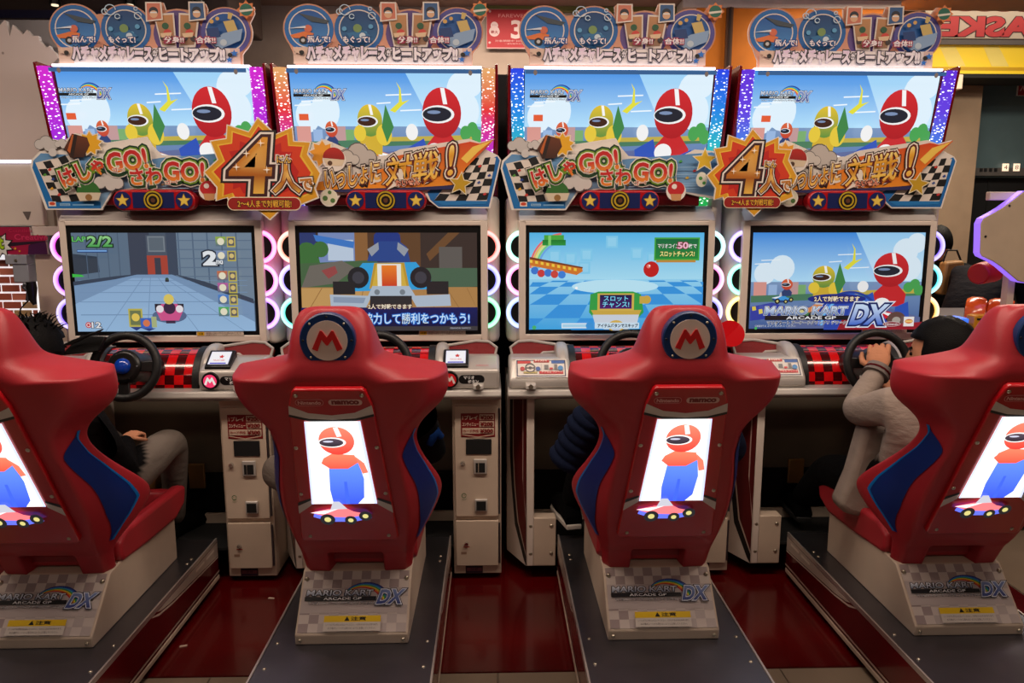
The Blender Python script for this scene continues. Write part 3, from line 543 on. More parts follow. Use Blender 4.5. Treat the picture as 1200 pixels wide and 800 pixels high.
# ---- topper card (traced on the third cabinet, crop units 570 + .275u)
YT = 3.10
def crop(u, v, o, k=.275): return (o[0] + u * k, o[1] + v * k)
def affine(o, k, u0, v0, u1, v1, Y):
    p, q = at(o[0] + u0 * k, o[1] + v0 * k, Y), at(o[0] + u1 * k, o[1] + v1 * k, Y)
    return (q.x - p.x) / (u1 - u0), (p.z - q.z) / (v1 - v0)
def topper_art():
    sx, sy = affine((570, 0), .275, 150, 20, 960, 285, YT)
    a = Art(560, 286, sx, sy)
    base = [(185, 286), (185, 250), (170, 215)] + disc(248, 130, 108, 22, 218, 35) + disc(455, 130, 108, 14, 140, 42) + [(545, 70), (540, 24), (556, 12), (614, 16), (622, 48), (668, 40), (714, 46), (724, 14), (786, 18), (794, 40), (790, 62)] + disc(865, 140, 108, 8, 118, 60) + star(955, 52, 40, 7, .75, 110)[:1] + [(948, 18), (962, 26), (985, 30), (986, 60), (975, 80)] + disc(865, 140, 108, 10, 22, -48) + [(928, 235), (926, 286)]
    a.poly(base, (206, 146, 118))
    def inset(cx, cy, c1, c2, c3):
        a.circ(cx, cy, 102, c1, n=30); a.circ(cx, cy, 84, (226, 214, 204), n=30); a.circ(cx, cy, 79, c2, n=30, col2=c3)
    a.circ(668, 150, 102, (92, 70, 130), n=30)
    inset(248, 130, (24, 104, 176), (10, 80, 160), (70, 140, 200)); inset(455, 130, (24, 96, 164), (8, 60, 116), (30, 100, 150)); inset(865, 140, (80, 76, 150), (16, 84, 160), (40, 96, 160))
    # kite flyer, diver, split race, big robot: plain shapes
    a.poly([(205, 62), (335, 95), (320, 108), (260, 100)], (62, 74, 84)); a.poly([(170, 158), (235, 140), (268, 150), (260, 172), (180, 170)], (226, 120, 60)); a.circ(222, 180, 17, (30, 30, 34)); a.circ(222, 180, 8, (200, 200, 200)); a.circ(245, 130, 16, (214, 110, 80)); a.poly([(160, 130), (235, 118), (235, 128)], (214, 224, 236))
    for u, v in ((395, 130), (480, 150), (450, 120), (505, 120)): a.circ(u, v, 10, (90, 160, 206))
    a.poly([(405, 150), (470, 135), (505, 160), (470, 180), (420, 175)], (40, 110, 160)); a.circ(450, 128, 18, (120, 150, 90)); a.circ(470, 160, 13, (206, 220, 230))
    for u, v, r_ in ((400, 50, 24), (378, 58, 14), (428, 78, 12), (512, 74, 16), (505, 45, 9)): a.poly(ring_strip(u, v, r_, r_ - 4, 0, 360, 16), (190, 214, 232))
    a.poly([(575, 66), (660, 62), (662, 210), (600, 208)], (226, 214, 204)); a.poly([(680, 62), (765, 66), (740, 208), (672, 210)], (226, 214, 204)); a.poly([(582, 74), (654, 70), (656, 200), (604, 198)], (196, 140, 90), (150, 120, 90)); a.poly([(686, 70), (756, 74), (734, 198), (678, 200)], (190, 136, 90), (150, 116, 90))
    for u in (622, 712): a.circ(u, 118, 14, (40, 90, 60)); a.circ(u + 8, 150, 18, (206, 70, 60)); a.circ(u - 12, 170, 12, (60, 50, 50)); a.circ(u + 22, 172, 12, (60, 50, 50)); a.poly([(u - 22, 150), (u + 26, 145), (u + 20, 165), (u - 18, 168)], (226, 196, 160))
    for (u, v, c) in ((580, 58, (206, 120, 96)), (756, 56, (50, 90, 140))):
        a.poly([(u - 34, v + 44), (u - 32, v - 40), (u + 34, v - 40), (u + 36, v + 36)], (226, 214, 204)); a.poly([(u - 28, v + 38), (u - 26, v - 34), (u + 28, v - 34), (u + 30, v + 30)], c); a.circ(u, v, 19, (36, 40, 52)); a.circ(u, v + 12, 16, (222, 176, 140)); a.rect(u - 14, v + 2, u + 14, v + 8, (230, 230, 230))
    a.poly([(862, 100), (905, 92), (920, 135), (880, 150)], (206, 180, 110)); a.poly([(800, 190), (860, 150), (940, 130), (930, 180), (850, 215)], (140, 170, 206)); a.poly([(790, 130), (840, 125), (850, 165), (800, 175)], (24, 60, 120)); a.circ(815, 100, 9, (214, 170, 90)); a.circ(840, 88, 8, (214, 170, 90)); a.poly([(885, 60), (905, 66), (895, 92), (882, 88)], (206, 180, 110)); a.circ(860, 190, 14, (190, 206, 220))
    a.poly(star(960, 50, 40, 8, .7), (222, 130, 70)); a.circ(960, 50, 26, (30, 104, 84), n=16); a.poly([(932, 52), (988, 46), (988, 54), (934, 62)], (226, 220, 206))
    a.poly([(185, 215), (925, 215), (926, 286), (185, 286)], (238, 226, 226)); a.poly([(185, 215), (250, 215), (245, 286), (185, 286)], (222, 190, 172)); a.poly([(885, 215), (925, 215), (926, 286), (890, 286)], (222, 190, 180))
    for t_, u, w_, c in (('飛んで!', 293, 92, (30, 70, 140)), ('もぐって!', 448, 108, (20, 60, 120)), ('分身!!', 660, 78, (160, 40, 80)), ('合体!!', 790, 78, (160, 40, 80))):
        a.text(t_, u, 181, w_, 26, [(.16, c), (.03, (246, 236, 240))])
    a.text('ハチャメチャレース', 405, 241, 322, 54, [(.16, (20, 22, 40)), (.085, (238, 226, 244)), (.03, ((236, 206, 240), (255, 250, 252)))]); a.text('が', 583, 238, 22, 26, [(.2, (20, 22, 40)), (.04, (246, 240, 250))]); a.text('ヒートアップ!!', 732, 243, 264, 52, [(.16, (20, 22, 40)), (.085, (238, 226, 244)), (.03, ((250, 240, 250), (255, 252, 252)))])
    for u, v, r_ in ((905, 238, 17), (884, 266, 15)): a.poly(star(u, v, r_), (40, 120, 214))
    a.poly(star(203, 232, 18), (226, 196, 176)); a.circ(222, 240, 10, (24, 22, 24)); a.circ(888, 246, 10, (24, 22, 24))
    return a, base

# ---- front cards
YB = 3.04
def flag_cells(a, tl, tr, br, bl, nx, ny, bow=0):
    a.poly([tl, tr, br, bl], (226, 216, 206)); out = []
    def g(s, t):
        x = (1 - t) * ((1 - s) * tl[0] + s * tr[0]) + t * ((1 - s) * bl[0] + s * br[0]); y = (1 - t) * ((1 - s) * tl[1] + s * tr[1]) + t * ((1 - s) * bl[1] + s * br[1])
        return (x + bow * math.sin(math.pi * t) * 6, y + bow * 5 * math.sin(math.pi * 1.5 * s))
    for i in range(nx):
        for j in range(ny):
            if (i + j) % 2: out.append([g(i / nx, j / ny), g((i + 1) / nx, j / ny), g((i + 1) / nx, (j + 1) / ny), g(i / nx, (j + 1) / ny)])
    a.many(out, (18, 18, 20))
def card_left():
    sx, sy = affine((570, 180), .275, 60, 0, 950, 230, YB)
    a = Art(560, 240, sx, sy)
    base = [(108, 240), (62, 62), (68, 30), (105, -5), (112, -40), (150, -60), (205, -48), (255, -82), (320, -68), (360, -48), (380, -42), (545, -68), (566, -30), (600, 8), (800, 20), (880, -20), (960, -14), (1030, 0), (1030, 200), (900, 180), (840, 165), (760, 156), (480, 152), (390, 165), (344, 232), (340, 241)]
    a.poly(base, (232, 224, 216))
    a.poly([(118, 234), (70, 62), (76, 34), (110, 2), (540, 30), (600, 20), (950, -8), (1024, 6), (1024, 190), (830, 158), (480, 145), (384, 160), (336, 234)], (92, 146, 196), (140, 178, 212)); a.poly([(118, 234), (70, 62), (78, 34), (92, 60), (140, 205), (336, 205), (336, 234)], (20, 110, 180))
    flag_cells(a, (84, 42), (240, 6), (330, 196), (140, 206), 5, 6, 1)
    for u, v, c in ((118, 92, (80, 150, 60)), (140, 70, (206, 50, 40)), (150, 110, (40, 70, 150)), (142, 150, (226, 170, 50)), (170, 175, (206, 60, 50)), (600, 130, (226, 180, 60)), (820, 30, (70, 160, 80)), (880, 70, (206, 60, 60)), (850, 100, (230, 190, 60))): a.poly([(u - 8, v + 2), (u + 3, v - 7), (u + 9, v + 2), (u - 2, v + 7)], c)
    puff(a, 140, -36, 32, (196, 192, 190)); puff(a, 205, -36, 20, (206, 202, 200)); a.circ(165, 0, 17, (206, 202, 200))
    a.poly(star(320, -38, 56, 9, .68), (240, 226, 200)); a.poly(star(320, -38, 48, 9, .68), (236, 176, 30)); a.poly([(215, -20), (250, -78), (310, -62), (318, -30), (290, 20), (235, 22)], (110, 54, 26), (60, 30, 18)); a.poly([(235, -52), (262, -76), (272, -72), (248, 20), (238, 16)], (40, 22, 16)); a.poly([(226, -8), (250, -72), (258, -74), (236, 4)], (190, 96, 40))
    for v in (130, 140, 150, 90, 60): a.line((600, v), (900, v - 4), 3, (150, 190, 222))
    puff(a, 385, 122, 40, (206, 200, 196)); a.poly(disc(300, 170, 48, 18, 0, 180, ry=52), (50, 110, 46)); a.poly([(248, 168), (352, 168), (340, 200), (262, 204)], (214, 200, 176)); a.circ(300, 188, 14, (150, 110, 60))
    lay = [(.24, (236, 228, 216)), (.2, (16, 60, 30)), (.13, (120, 160, 40)), (.075, (240, 232, 216)), (.03, ((196, 24, 34), (206, 44, 34), (236, 140, 40)))]
    for q in range(len(lay)):
        for t_, u, v, w_, h, r_ in (('はしゃ', 284, 82, 186, 74, 21), ('GO!', 470, 35, 160, 78, 8), ('さわ', 543, 100, 124, 66, 2), ('GO!', 700, 80, 160, 76, -2)): a.text(t_, u, v, w_, h, [lay[q]], rot=r_)
    for u, v in ((435, 72), (646, 124)): a.text('ゴー!', u, v, 46, 16, [(.14, (240, 232, 216)), (.02, (196, 40, 40))], rot=4)
    a.poly(star(915, 28, 56), (240, 230, 200)); a.poly(star(915, 28, 47), (226, 184, 40)); a.circ(905, 110, 24, (226, 224, 206), ry=32); a.circ(900, 105, 8, (70, 150, 70)); a.circ(915, 125, 7, (70, 150, 70))
    a.circ(798, 160, 42, (236, 228, 220)); a.circ(798, 150, 36, (196, 34, 40), ry=32); a.circ(790, 140, 11, (240, 232, 226)); a.poly([(775, 172), (822, 172), (818, 200), (780, 200)], (206, 150, 100))
    a.rect(142, 206, 172, 226, (232, 220, 210)); a.poly(disc(157, 215, 12, 14, ry=7), (206, 70, 40)); a.rect(188, 214, 230, 224, (150, 190, 222)); a.rect(240, 217, 326, 223, (120, 170, 210)); a.text('Nintendo', 209, 219, 36, 6, [(0, (30, 90, 150))])
    return a, base
def card_right():
    sx, sy = affine((300, 180), .275, 200, -30, 1050, 230, YB)
    a = Art(640, 240, sx, sy)
    base = [(230, 170), (225, 40), (245, -40), (300, -62), (400, -20), (470, -44), (500, 10), (560, 5), (620, -20), (915, -66), (960, -50), (1024, -66), (985, -22), (1040, 6), (1052, 24), (1004, 232), (780, 232), (740, 200), (722, 168), (640, 160), (480, 162), (360, 176), (330, 218), (285, 215), (270, 180)]
    a.poly(base, (232, 224, 216))
    a.poly([(780, 226), (746, 196), (732, 162), (800, 120), (1035, 8), (1046, 26), (998, 226)], (20, 104, 176)); flag_cells(a, (910, 10), (1030, 16), (990, 200), (760, 200), 5, 6, .8)
    a.poly([(760, 200), (990, 200), (986, 214), (800, 220)], (30, 120, 190))
    for u, v, c in ((960, 50, (206, 50, 40)), (1000, 90, (40, 70, 150)), (955, 120, (60, 90, 160)), (980, 170, (206, 60, 60))): a.poly([(u - 8, v + 2), (u + 3, v - 7), (u + 9, v + 2), (u - 2, v + 7)], c)
    a.poly(star(290, 0, 66, 9, .68), (240, 226, 200)); a.poly(star(290, 0, 56, 9, .68), (236, 160, 40))
    puff(a, 440, 8, 52, (196, 188, 182)); puff(a, 395, 20, 34, (206, 198, 190)); a.circ(340, 26, 50, (236, 226, 216), n=20); a.poly(disc(338, 18, 46, 18, -10, 180, ry=44), (190, 40, 30), (150, 30, 24)); a.poly([(296, 20), (384, 26), (372, 52), (306, 50)], (226, 206, 176)); a.circ(322, 40, 10, (90, 60, 40))
    a.poly([(232, 160), (236, 128), (560, 60), (610, 8), (920, -52), (960, -44), (1022, -62), (960, 0), (900, 60), (860, 130), (700, 146), (400, 156)], (214, 60, 26), (236, 150, 30)); a.poly([(880, 20), (930, -30), (1014, -58), (950, -6), (905, 40)], (246, 206, 90)); a.poly([(240, 158), (400, 150), (700, 142), (860, 132), (850, 150), (400, 165)], (40, 40, 90))
    gold = ((255, 232, 140), (236, 176, 50), (206, 130, 26), (250, 210, 96), (240, 180, 70))
    a.text('いっしょに', 415, 92, 236, 82, [(.17, (40, 16, 12)), (.12, (236, 226, 210)), (.07, (96, 24, 14)), (.02, ((255, 236, 170), (236, 180, 60), (214, 140, 40), (250, 210, 110)))], rot=9, shear=.15)
    for t_, u, v, w_, h in (('対戦', 672, 62, 222, 118), ('!', 838, 28, 20, 122)): a.text(t_, u, v, w_, h, [(.13, (30, 12, 14)), (.095, (236, 226, 214)), (.06, (96, 20, 14)), (.012, gold)], rot=9, shear=.25)
    a.text('たいせん', 652, 122, 104, 24, [(.2, (236, 226, 210)), (.14, (60, 10, 10)), (.03, (236, 150, 120))], rot=3)
    a.poly(star(876, 128, 56, rot=82), (236, 226, 196)); a.poly(star(876, 128, 47, rot=82), (196, 156, 30))
    a.circ(314, 188, 38, (236, 228, 216), ry=38); a.circ(314, 185, 33, (226, 220, 196), ry=34); a.circ(298, 190, 11, (80, 120, 60)); a.circ(330, 200, 10, (80, 120, 60)); a.circ(318, 165, 8, (80, 120, 60))
    return a, base
def burst_art():
    P = [(305, 137.5), (326, 157), (347, 148.5), (348, 165), (369, 166), (364.6, 180), (380, 203), (372, 221), (376, 232), (350, 242), (330, 245), (314, 259), (298, 246), (268, 244), (262, 232), (248, 236), (250, 220), (235, 202), (253, 187), (245, 165), (265, 162), (267, 146), (293, 154)]
    YX = 2.98; p, q = at(235, 137, YX), at(380, 259, YX); sx, sy = (q.x - p.x) / 145, (p.z - q.z) / 122
    a = Art(307, 200, sx, sy); cx, cy = 307, 198
    def sc(k): return [(cx + (u - cx) * k, cy + (v - cy) * k) for u, v in P]
    a.poly(P, (236, 226, 210)); a.poly(sc(.97), (222, 160, 30)); a.poly(sc(.86), (236, 190, 60)); a.poly(sc(.82), (214, 60, 26)); a.poly(sc(.62), (190, 28, 24))
    gold = ((226, 160, 50), (206, 130, 30), (246, 210, 120), (190, 110, 24), (150, 84, 20), (240, 190, 80))
    a.text('4', 294, 194, 50, 64, [(.1, (30, 16, 20)), (.075, (236, 228, 220)), (.05, (60, 20, 24)), (.012, gold)], shear=.12)
    a.text('人', 337, 209, 33, 33, [(.13, (30, 16, 20)), (.085, (236, 228, 220)), (.05, (90, 20, 20)), (.02, gold)]); a.text('にん', 335, 187, 17, 8, [(.22, (236, 228, 220)), (.1, (60, 16, 16)), (.02, (236, 190, 90))]); a.text('で', 361, 216, 14, 13, [(.2, (30, 16, 20)), (.13, (236, 228, 220)), (.04, (190, 120, 40))])
    a.poly(disc(271, 239, 8, 12, 90, 270) + disc(346, 239, 8, 12, -90, 90), (236, 222, 190)); a.poly(disc(271, 239, 7, 12, 90, 270) + disc(346, 239, 7, 12, -90, 90), (150, 24, 20)); a.text('2〜4人まで対戦可能!', 309, 239, 66, 8.5, [(.1, (70, 16, 12)), (.01, (240, 190, 60))])
    for u, v in ((277, 196), (314, 199), (308, 168), (290, 180)): a.poly(star(u, v, 5, 4, .2), (255, 250, 236))
    return a, P

# ================================================================== THE FOUR RACING CABINETS
CX = [-1.313, -.415, .504, 1.412]
YO = 3.1
OG = (0, YO, 0)
RINGS = [[[(236, 60, 214), (176, 70, 250), (130, 90, 255)], [(255, 50, 190), (255, 90, 220), (170, 80, 255)]],
         [[(255, 140, 110), (150, 130, 255), (70, 226, 200)], [(255, 90, 70), (110, 110, 255), (70, 236, 140)]],
         [[(150, 250, 220), (255, 110, 190), (120, 150, 255)], [(150, 230, 226), (255, 120, 200), (130, 120, 255)]],
         [[(150, 120, 255), (90, 236, 200), (255, 214, 60)], [(120, 90, 255), (70, 210, 226), (255, 170, 70)]]]
STRIPS = [[(236, 40, 226), (190, 40, 240), (90, 60, 255)], [(255, 190, 120), (255, 60, 60), (214, 40, 220), (60, 60, 255)], [(40, 70, 255), (30, 150, 255), (40, 210, 210), (40, 190, 90)], [(110, 50, 240), (110, 70, 250), (50, 150, 255), (40, 226, 190)]]
CLABEL = ['leftmost racing cabinet, its screen showing a grey road and lap counter', 'second racing cabinet from left, blue kart with number 1 on screen', 'third racing cabinet from left, screen showing light blue sky and red ball', 'rightmost racing cabinet, title lettering on its screen, hand on its wheel']
SCREENS = [screen_lap, screen_kart, screen_slot, screen_title]
def strip_mesh(cols, side):
    """rounded lens of a light strip, coloured from top to bottom"""
    n = 24; v = []; f = []; c = []
    for i in range(n + 1):
        t = i / n; z = 2.015 - .53 * t; y = 3.052 + .112 * t; q = t * 1.15 * (len(cols) - 1); q = min(q, len(cols) - 1.001); k = int(q)
        cc = tuple(a + (b - a) * (q - k) for a, b in zip(lin(cols[k]), lin(cols[k + 1])))
        wd = 1 - .18 * max(0, t - .45)
        for j in range(9):
            an = math.pi * j / 8; v.append((side * (.377 + .026 - .026 * math.cos(an)) * (1 - .06 * t * t), y - YO - .016 * math.sin(an), z)); c.append(cc)
    for i in range(n):
        for j in range(8): f.append((i * 9 + j, i * 9 + j + 1, (i + 1) * 9 + j + 1, (i + 1) * 9 + j))
    me = bpy.data.meshes.new('led_strip'); me.from_pydata(v, [], f); me.update(); me.shade_smooth()
    a = me.color_attributes.new('Col', 'FLOAT_COLOR', 'POINT'); a.data.foreach_set('color', [x for q in c for x in q]); me.materials.append(STRIP); return me
def ring_mesh(col, side):
    v = []; f = []; c = []; n, m = 20, 8; Rr, r_ = .0575, .0095; base = lin(col)
    for i in range(n + 1):
        an = math.pi * (i / n - .5)
        for j in range(m):
            b = 2 * math.pi * j / m; rr = Rr + r_ * math.cos(b); v.append((side * rr * math.cos(an), r_ * math.sin(b) * 1.0, rr * math.sin(an)))
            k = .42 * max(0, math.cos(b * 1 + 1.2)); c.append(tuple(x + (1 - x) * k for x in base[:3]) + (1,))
    for i in range(n):
        for j in range(m): f.append((i * m + j, i * m + (j + 1) % m, (i + 1) * m + (j + 1) % m, (i + 1) * m + j))
    me = bpy.data.meshes.new('ring_light'); me.from_pydata(v, [], f); me.update(); me.shade_smooth()
    a = me.color_attributes.new('Col', 'FLOAT_COLOR', 'POINT'); a.data.foreach_set('color', [x for q in c for x in q]); me.materials.append(RING); return me
def checker_mat():
    m = bpy.data.materials.new('hood_check'); m.use_nodes = True; nt = m.node_tree; b = nt.nodes['Principled BSDF']
    tc = nt.nodes.new('ShaderNodeTexCoord'); mp = nt.nodes.new('ShaderNodeMapping'); ck = nt.nodes.new('ShaderNodeTexChecker')
    ck.inputs['Scale'].default_value = 28; ck.inputs['Color1'].default_value = lin((214, 16, 22)); ck.inputs['Color2'].default_value = lin((70, 6, 10))
    mp.inputs['Location'].default_value = (.011, .017, .009)
    nt.links.new(tc.outputs['Object'], mp.inputs['Vector']); nt.links.new(mp.outputs['Vector'], ck.inputs['Vector']); nt.links.new(ck.outputs['Color'], b.inputs['Base Color'])
    b.inputs['Roughness'].default_value = .15; b.inputs['Coat Weight'].default_value = .6; return m
M_check = checker_mat()
def DP(u, v, o=(510, 460), k=.15):        # a point on the coin door of the second cabinet, measured in the picture
    p = at(o[0] + u * k, o[1] + v * k, 2.84); return p.x - CX[1], p.z
def build_cab(i):
    c = CX[i]; root = empty('racing_cabinet', (c, YO, 0), CLABEL[i], 'arcade cabinet', 'racing cabinets in a row')
    B = lambda mb, n, m, key, par=root, **k: mb.build(n, m, par, OG, key=key, **k)
    # ---- lower body
    B(MB().box(-.372, -.342, 2.84, 3.3, .06, .757), 'front_post', M_white, 'post', bevel=.004)
    B(MB().prism([(-.372, 2.842), (-.447, 3.0), (-.447, 3.45), (-.372, 3.45)], 'z', .06, .757), 'side_panel', M_white, 'sidep')
    ln = math.hypot(.075, .158); a = Art(0, 0, 1)
    a.poly([(.03, -.75), (ln, -.75), (ln, -.06), (ln - .02, -.08), (.075, -.2), (.045, -.36), (.03, -.5)], (16, 14, 16)); a.poly([(.058, -.75), (ln, -.75), (ln, -.1), (.1, -.22), (.07, -.37), (.058, -.5)], (196, 176, 160)); a.poly([(.066, -.75), (ln, -.75), (ln, -.112), (.108, -.225), (.078, -.375), (.066, -.5)], (86, 8, 14)); a.poly([(.144, -.75), (.15, -.75), (.15, -.4), (ln, -.24), (ln, -.27), (.144, -.42)], (190, 160, 150))
    a.build('side_decal', PRINT, root, Vector((-.447, 3.0 - YO, 0)) + Vector((-.906, -.424, 0)) * .0005, rot=(0, 0, math.atan2(-.158, .075)), key='decal')
    kp = B(MB().box(-.372, -.254, 2.842, 2.9, .06, .262), 'kick_panel', M_cream, 'kick', bevel=.003)
    for x, z in ((-.355, .228), (-.355, .112), (-.272, .228), (-.272, .112)): B(MB().ball((x, 2.842, z), (.008, .004, .008)), 'bolt', M_screw, ('bolt', x, z), kp, smooth=True)
    B(MB().box(-.342, .256, 3.24, 3.26, .14, .76), 'footwell_back', M_dark, 'fwb'); B(MB().box(-.342, .256, 2.845, 3.25, .14, .15), 'footwell_floor', M_matte, 'fwf')
    B(MB().box(-.342, .256, 3.10, 3.12, .15, .19), 'cross_bar', M_cream, 'fwbar')
    B(MB().box(-.342, .256, 3.2, 3.24, .15, .33), 'toe_board', M_matte, 'toe')
    for x in (-.105, .06):
        pd = B(MB().tube([(x, 3.2, .30), (x, 3.1, .36)], .012, 10), 'pedal', M_chrome, ('pedal', x), smooth=True)
        B(MB().box(x - .035, x + .035, 3.08, 3.095, .31, .42), 'pedal_plate', M_gold, ('pedalp', x), pd, bevel=.005)
    # ---- coin box
    cb = B(MB().box(.256, .447, 2.852, 3.3, .026, .752), 'coin_box', M_cream, 'cbox', bevel=.004)
    x0, zt = DP(150, 105); x1, zm = DP(490, 105); zc = DP(150, 300, (510, 560))[1]; zl = DP(150, 335, (510, 560))[1]; zb = DP(150, 685, (510, 560))[1]
    d1 = B(MB().box(x0, x1, 2.838, 2.852, zc, zt), 'coin_door', M_cream, 'door1', bevel=.002); d2 = B(MB().box(x0, x1, 2.838, 2.852, zb, zl), 'cash_door', M_cream, 'door2', bevel=.002)
    for d, za, zz in ((d1, zc + .01, zt - .01), (d2, zb + .01, zl - .01)): B(MB().tube([(x1 + .004, 2.842, za), (x1 + .004, 2.842, zz)], .0045, 8), 'hinge', M_steel, ('hinge', za), d, smooth=True)
    p0, p1 = DP(200, 160), DP(468, 345); s_ = (p1[0] - p0[0]) / 268; a = Art(0, 0, s_, (p0[1] - p1[1]) / 185)
    a.rect(0, 0, 268, 185, (128, 20, 26)); a.rect(8, 8, 262, 56, (140, 24, 30)); a.rect(145, 8, 260, 52, (206, 180, 158)); a.rect(145, 60, 260, 104, (206, 180, 158)); a.rect(10, 112, 260, 156, (206, 180, 158))
    a.text('1プレイ', 72, 32, 118, 32, [(.03, (220, 196, 176))]); a.text('コンティニュー', 74, 84, 126, 26, [(.03, (220, 196, 176))]); a.text('カード作成', 78, 135, 120, 22, [(.02, (150, 40, 40))])
    for t_, v in (('¥200', 31), ('¥200', 82), ('¥300', 135)): a.text(t_, 202, v, 96, 30, [(.04, (120, 16, 22))])
    a.poly([(10, 158), (134, 178), (258, 158), (258, 165), (134, 184), (10, 165)], (206, 180, 158))
    a.build('price_sticker', PRINT, d1, (p0[0], 2.8378 - YO, p0[1]), key='price')
    p0, p1 = DP(240, 362), DP(440, 478)
    wf = B(MB().box(p0[0], p1[0], 2.834, 2.84, p1[1], p0[1]), 'bill_slot', M_matte, 'bill', d1, bevel=.002)
    q = DP(215, 548); B(MB().tube([(q[0], 2.828, q[1]), (q[0], 2.842, q[1])], [.008, .010], 14), 'lock', M_chrome, 'lock1', d1, smooth=True)
    p0, p1 = DP(300, 515), DP(405, 630)
    B(MB().box(p0[0], p1[0], 2.829, 2.84, p1[1], p0[1]), 'coin_slot', M_silver, 'coin', d1, bevel=.003)
    B(MB().box(p0[0] + .008, p1[0] - .008, 2.8275, 2.84, p1[1] + .008, p0[1] - .014), 'coin_slot_mouth', M_matte, 'coinm', d1); B(MB().box(p0[0] + .018, p0[0] + .0205, 2.826, 2.829, p1[1] + .008, p0[1] - .014), 'coin_slot_bar', M_chrome, 'coinb', d1)
    p0, p1 = DP(310, 160, (510, 560)), DP(408, 255, (510, 560))
    B(MB().box(p0[0], p1[0], 2.829, 2.84, p1[1], p0[1]), 'coin_return', M_silver, 'cret', d1, bevel=.003); B(MB().box(p0[0] + .006, p1[0] - .006, 2.8275, 2.84, p1[1] + .006, p0[1] - .008), 'coin_return_mouth', M_matte, 'cretm', d1)
    q = DP(225, 135, (510, 560)); a = Art(0, 0, .001); a.poly(ring_strip(0, 0, 10, 7.5, 0, 360, 16), (40, 110, 50)); a.circ(-3, -1, 1.2, (40, 110, 50)); a.circ(3, -1, 1.2, (40, 110, 50)); a.rect(-8, 13, 12, 14, (110, 130, 90)); a.rect(-8, 17, 6, 18, (110, 130, 90)); a.build('green_sticker', PRINT, d1, (q[0], 2.8378 - YO, q[1]), key='greens')
    q = DP(245, 510, (510, 560)); B(MB().tube([(q[0], 2.828, q[1]), (q[0], 2.842, q[1])], [.007, .010], 14), 'lock', M_chrome, 'lock2', d2, smooth=True)
    a = Art(0, 0, .001); a.rect(-12, 12, 12, 16, (170, 20, 24)); a.rect(-22, 34, 0, 44, (150, 120, 100)); a.v0 = 28; a.build('sticker', PRINT, d2, (q[0], 2.8378 - YO, q[1] + .0), key='sticks')
    p0, p1 = DP(237, 690, (510, 560)), DP(372, 750, (510, 560)); a = Art(0, 0, 1); a.rect(p0[0], -p0[1], p1[0], -p1[1], (34, 24, 40)); m_ = (p0[0] + p1[0]) / 2; z_ = -(p0[1] + p1[1]) / 2; a.rect(p0[0] + .004, z_ - .006, p1[0] - .004, z_ + .008, (120, 70, 80)); a.text('注意', m_, z_, .03, .01, [(0, (30, 20, 30))]); a.build('notice_label', PRINT, cb, (0, 2.8515 - YO, 0), key='notice')
    # ---- dashboard
    B(MB().prism([(2.785, .768), (2.78, .774), (2.79, .795), (2.86, .80), (3.1, .80), (3.1, .757), (2.80, .757)], 'x', -.447, .447), 'dashboard', M_silver, 'dash', bevel=.004)
    for s in (-1, 1):
        cs = B(MB().prism([(2.80, .797), (2.80, .872), (2.885, .908), (2.95, .908), (3.03, .88), (3.03, .797)] if s > 0 else [(2.80, .797), (2.80, .832), (2.862, .906), (2.95, .908), (3.03, .88), (3.03, .797)], 'x', *sorted((s * .205, s * .441))), 'console', M_silver, ('cons', s), bevel=.012, seg=3)
        sg_ = B(MB().prism([(2.77, .80), (2.775, .80), (2.85, .80), (2.85, .83), (2.775, .82)], 'x', *sorted((s * .34, s * .38))), 'screw_boss', M_silver, ('boss', s), cs, bevel=.006)
        B(MB().tube([(s * .36, 2.768, .812), (s * .36, 2.785, .812)], .009, 12), 'screw', M_chrome, ('bscr', s), cs, smooth=True)
        # speaker opening with chrome lip on the slope behind the console
        pts = [(.19, .028), (.25, .034), (.35, .05), (.40, .046), (.432, .022), (.425, -.01), (.40, -.034), (.36, -.038), (.325, -.02), (.30, .0), (.19, .006)]
        pts = [(s * x, z) for x, z in pts]
        sp_ = MB().prism(pts, 'y', -.006, .03).build('speaker_grille', M_grille, root, loc=(0, 2.995 - YO, .903), rot=(R(-20), 0, 0), key=('spk', s), bevel=.003)
        MB().tube([(x, -.007, z) for x, z in pts] + [(pts[0][0], -.007, pts[0][1])], .006, 8).build('grille_lip', M_silver, sp_, key=('spkl', s), smooth=True)
        if s > 0:
            cr = B(MB().prism([(2.812, .872), (2.812, .888), (2.885, .938), (2.90, .934), (2.90, .90), (2.83, .870)], 'x', .225, .322), 'card_reader', M_black, 'card', cs, bevel=.004)
            a = Art(0, 0, 1); a.rect(-.038, -.034, .038, .034, (240, 236, 255)); a.rect(-.035, -.031, .035, .031, (255, 252, 255)); a.poly(star(.006, -.006, .011, 5, .5), (214, 40, 40)); a.text('TOUCH HERE', 0, .014, .044, .007, [(.02, (226, 90, 60))]); a.rect(-.03, .027, .03, .033, (60, 60, 200))
            a.build('card_reader_face', SCREEN, cs, Vector((.2735, 2.8475 - YO, .9145)), rot=(R(-55.6), 0, 0), key='cface')
            bt = B(MB().tube([(.252, 2.804, .836), (.252, 2.79, .836)], [.034, .032], 24), 'start_button', M_black, 'mbut', cs, smooth=True)
            a = Art(0, 0, .001); a.circ(0, 0, 25, (222, 30, 40) if i != 0 else (255, 60, 110), n=24)
            a.poly(EMBLEM_M(0, 0, 15), (246, 236, 230)); a.build('start_button_face', SCREEN if i == 0 else PRINT, cs, (.252, 2.7895 - YO, .836), key=('mface', i == 0))
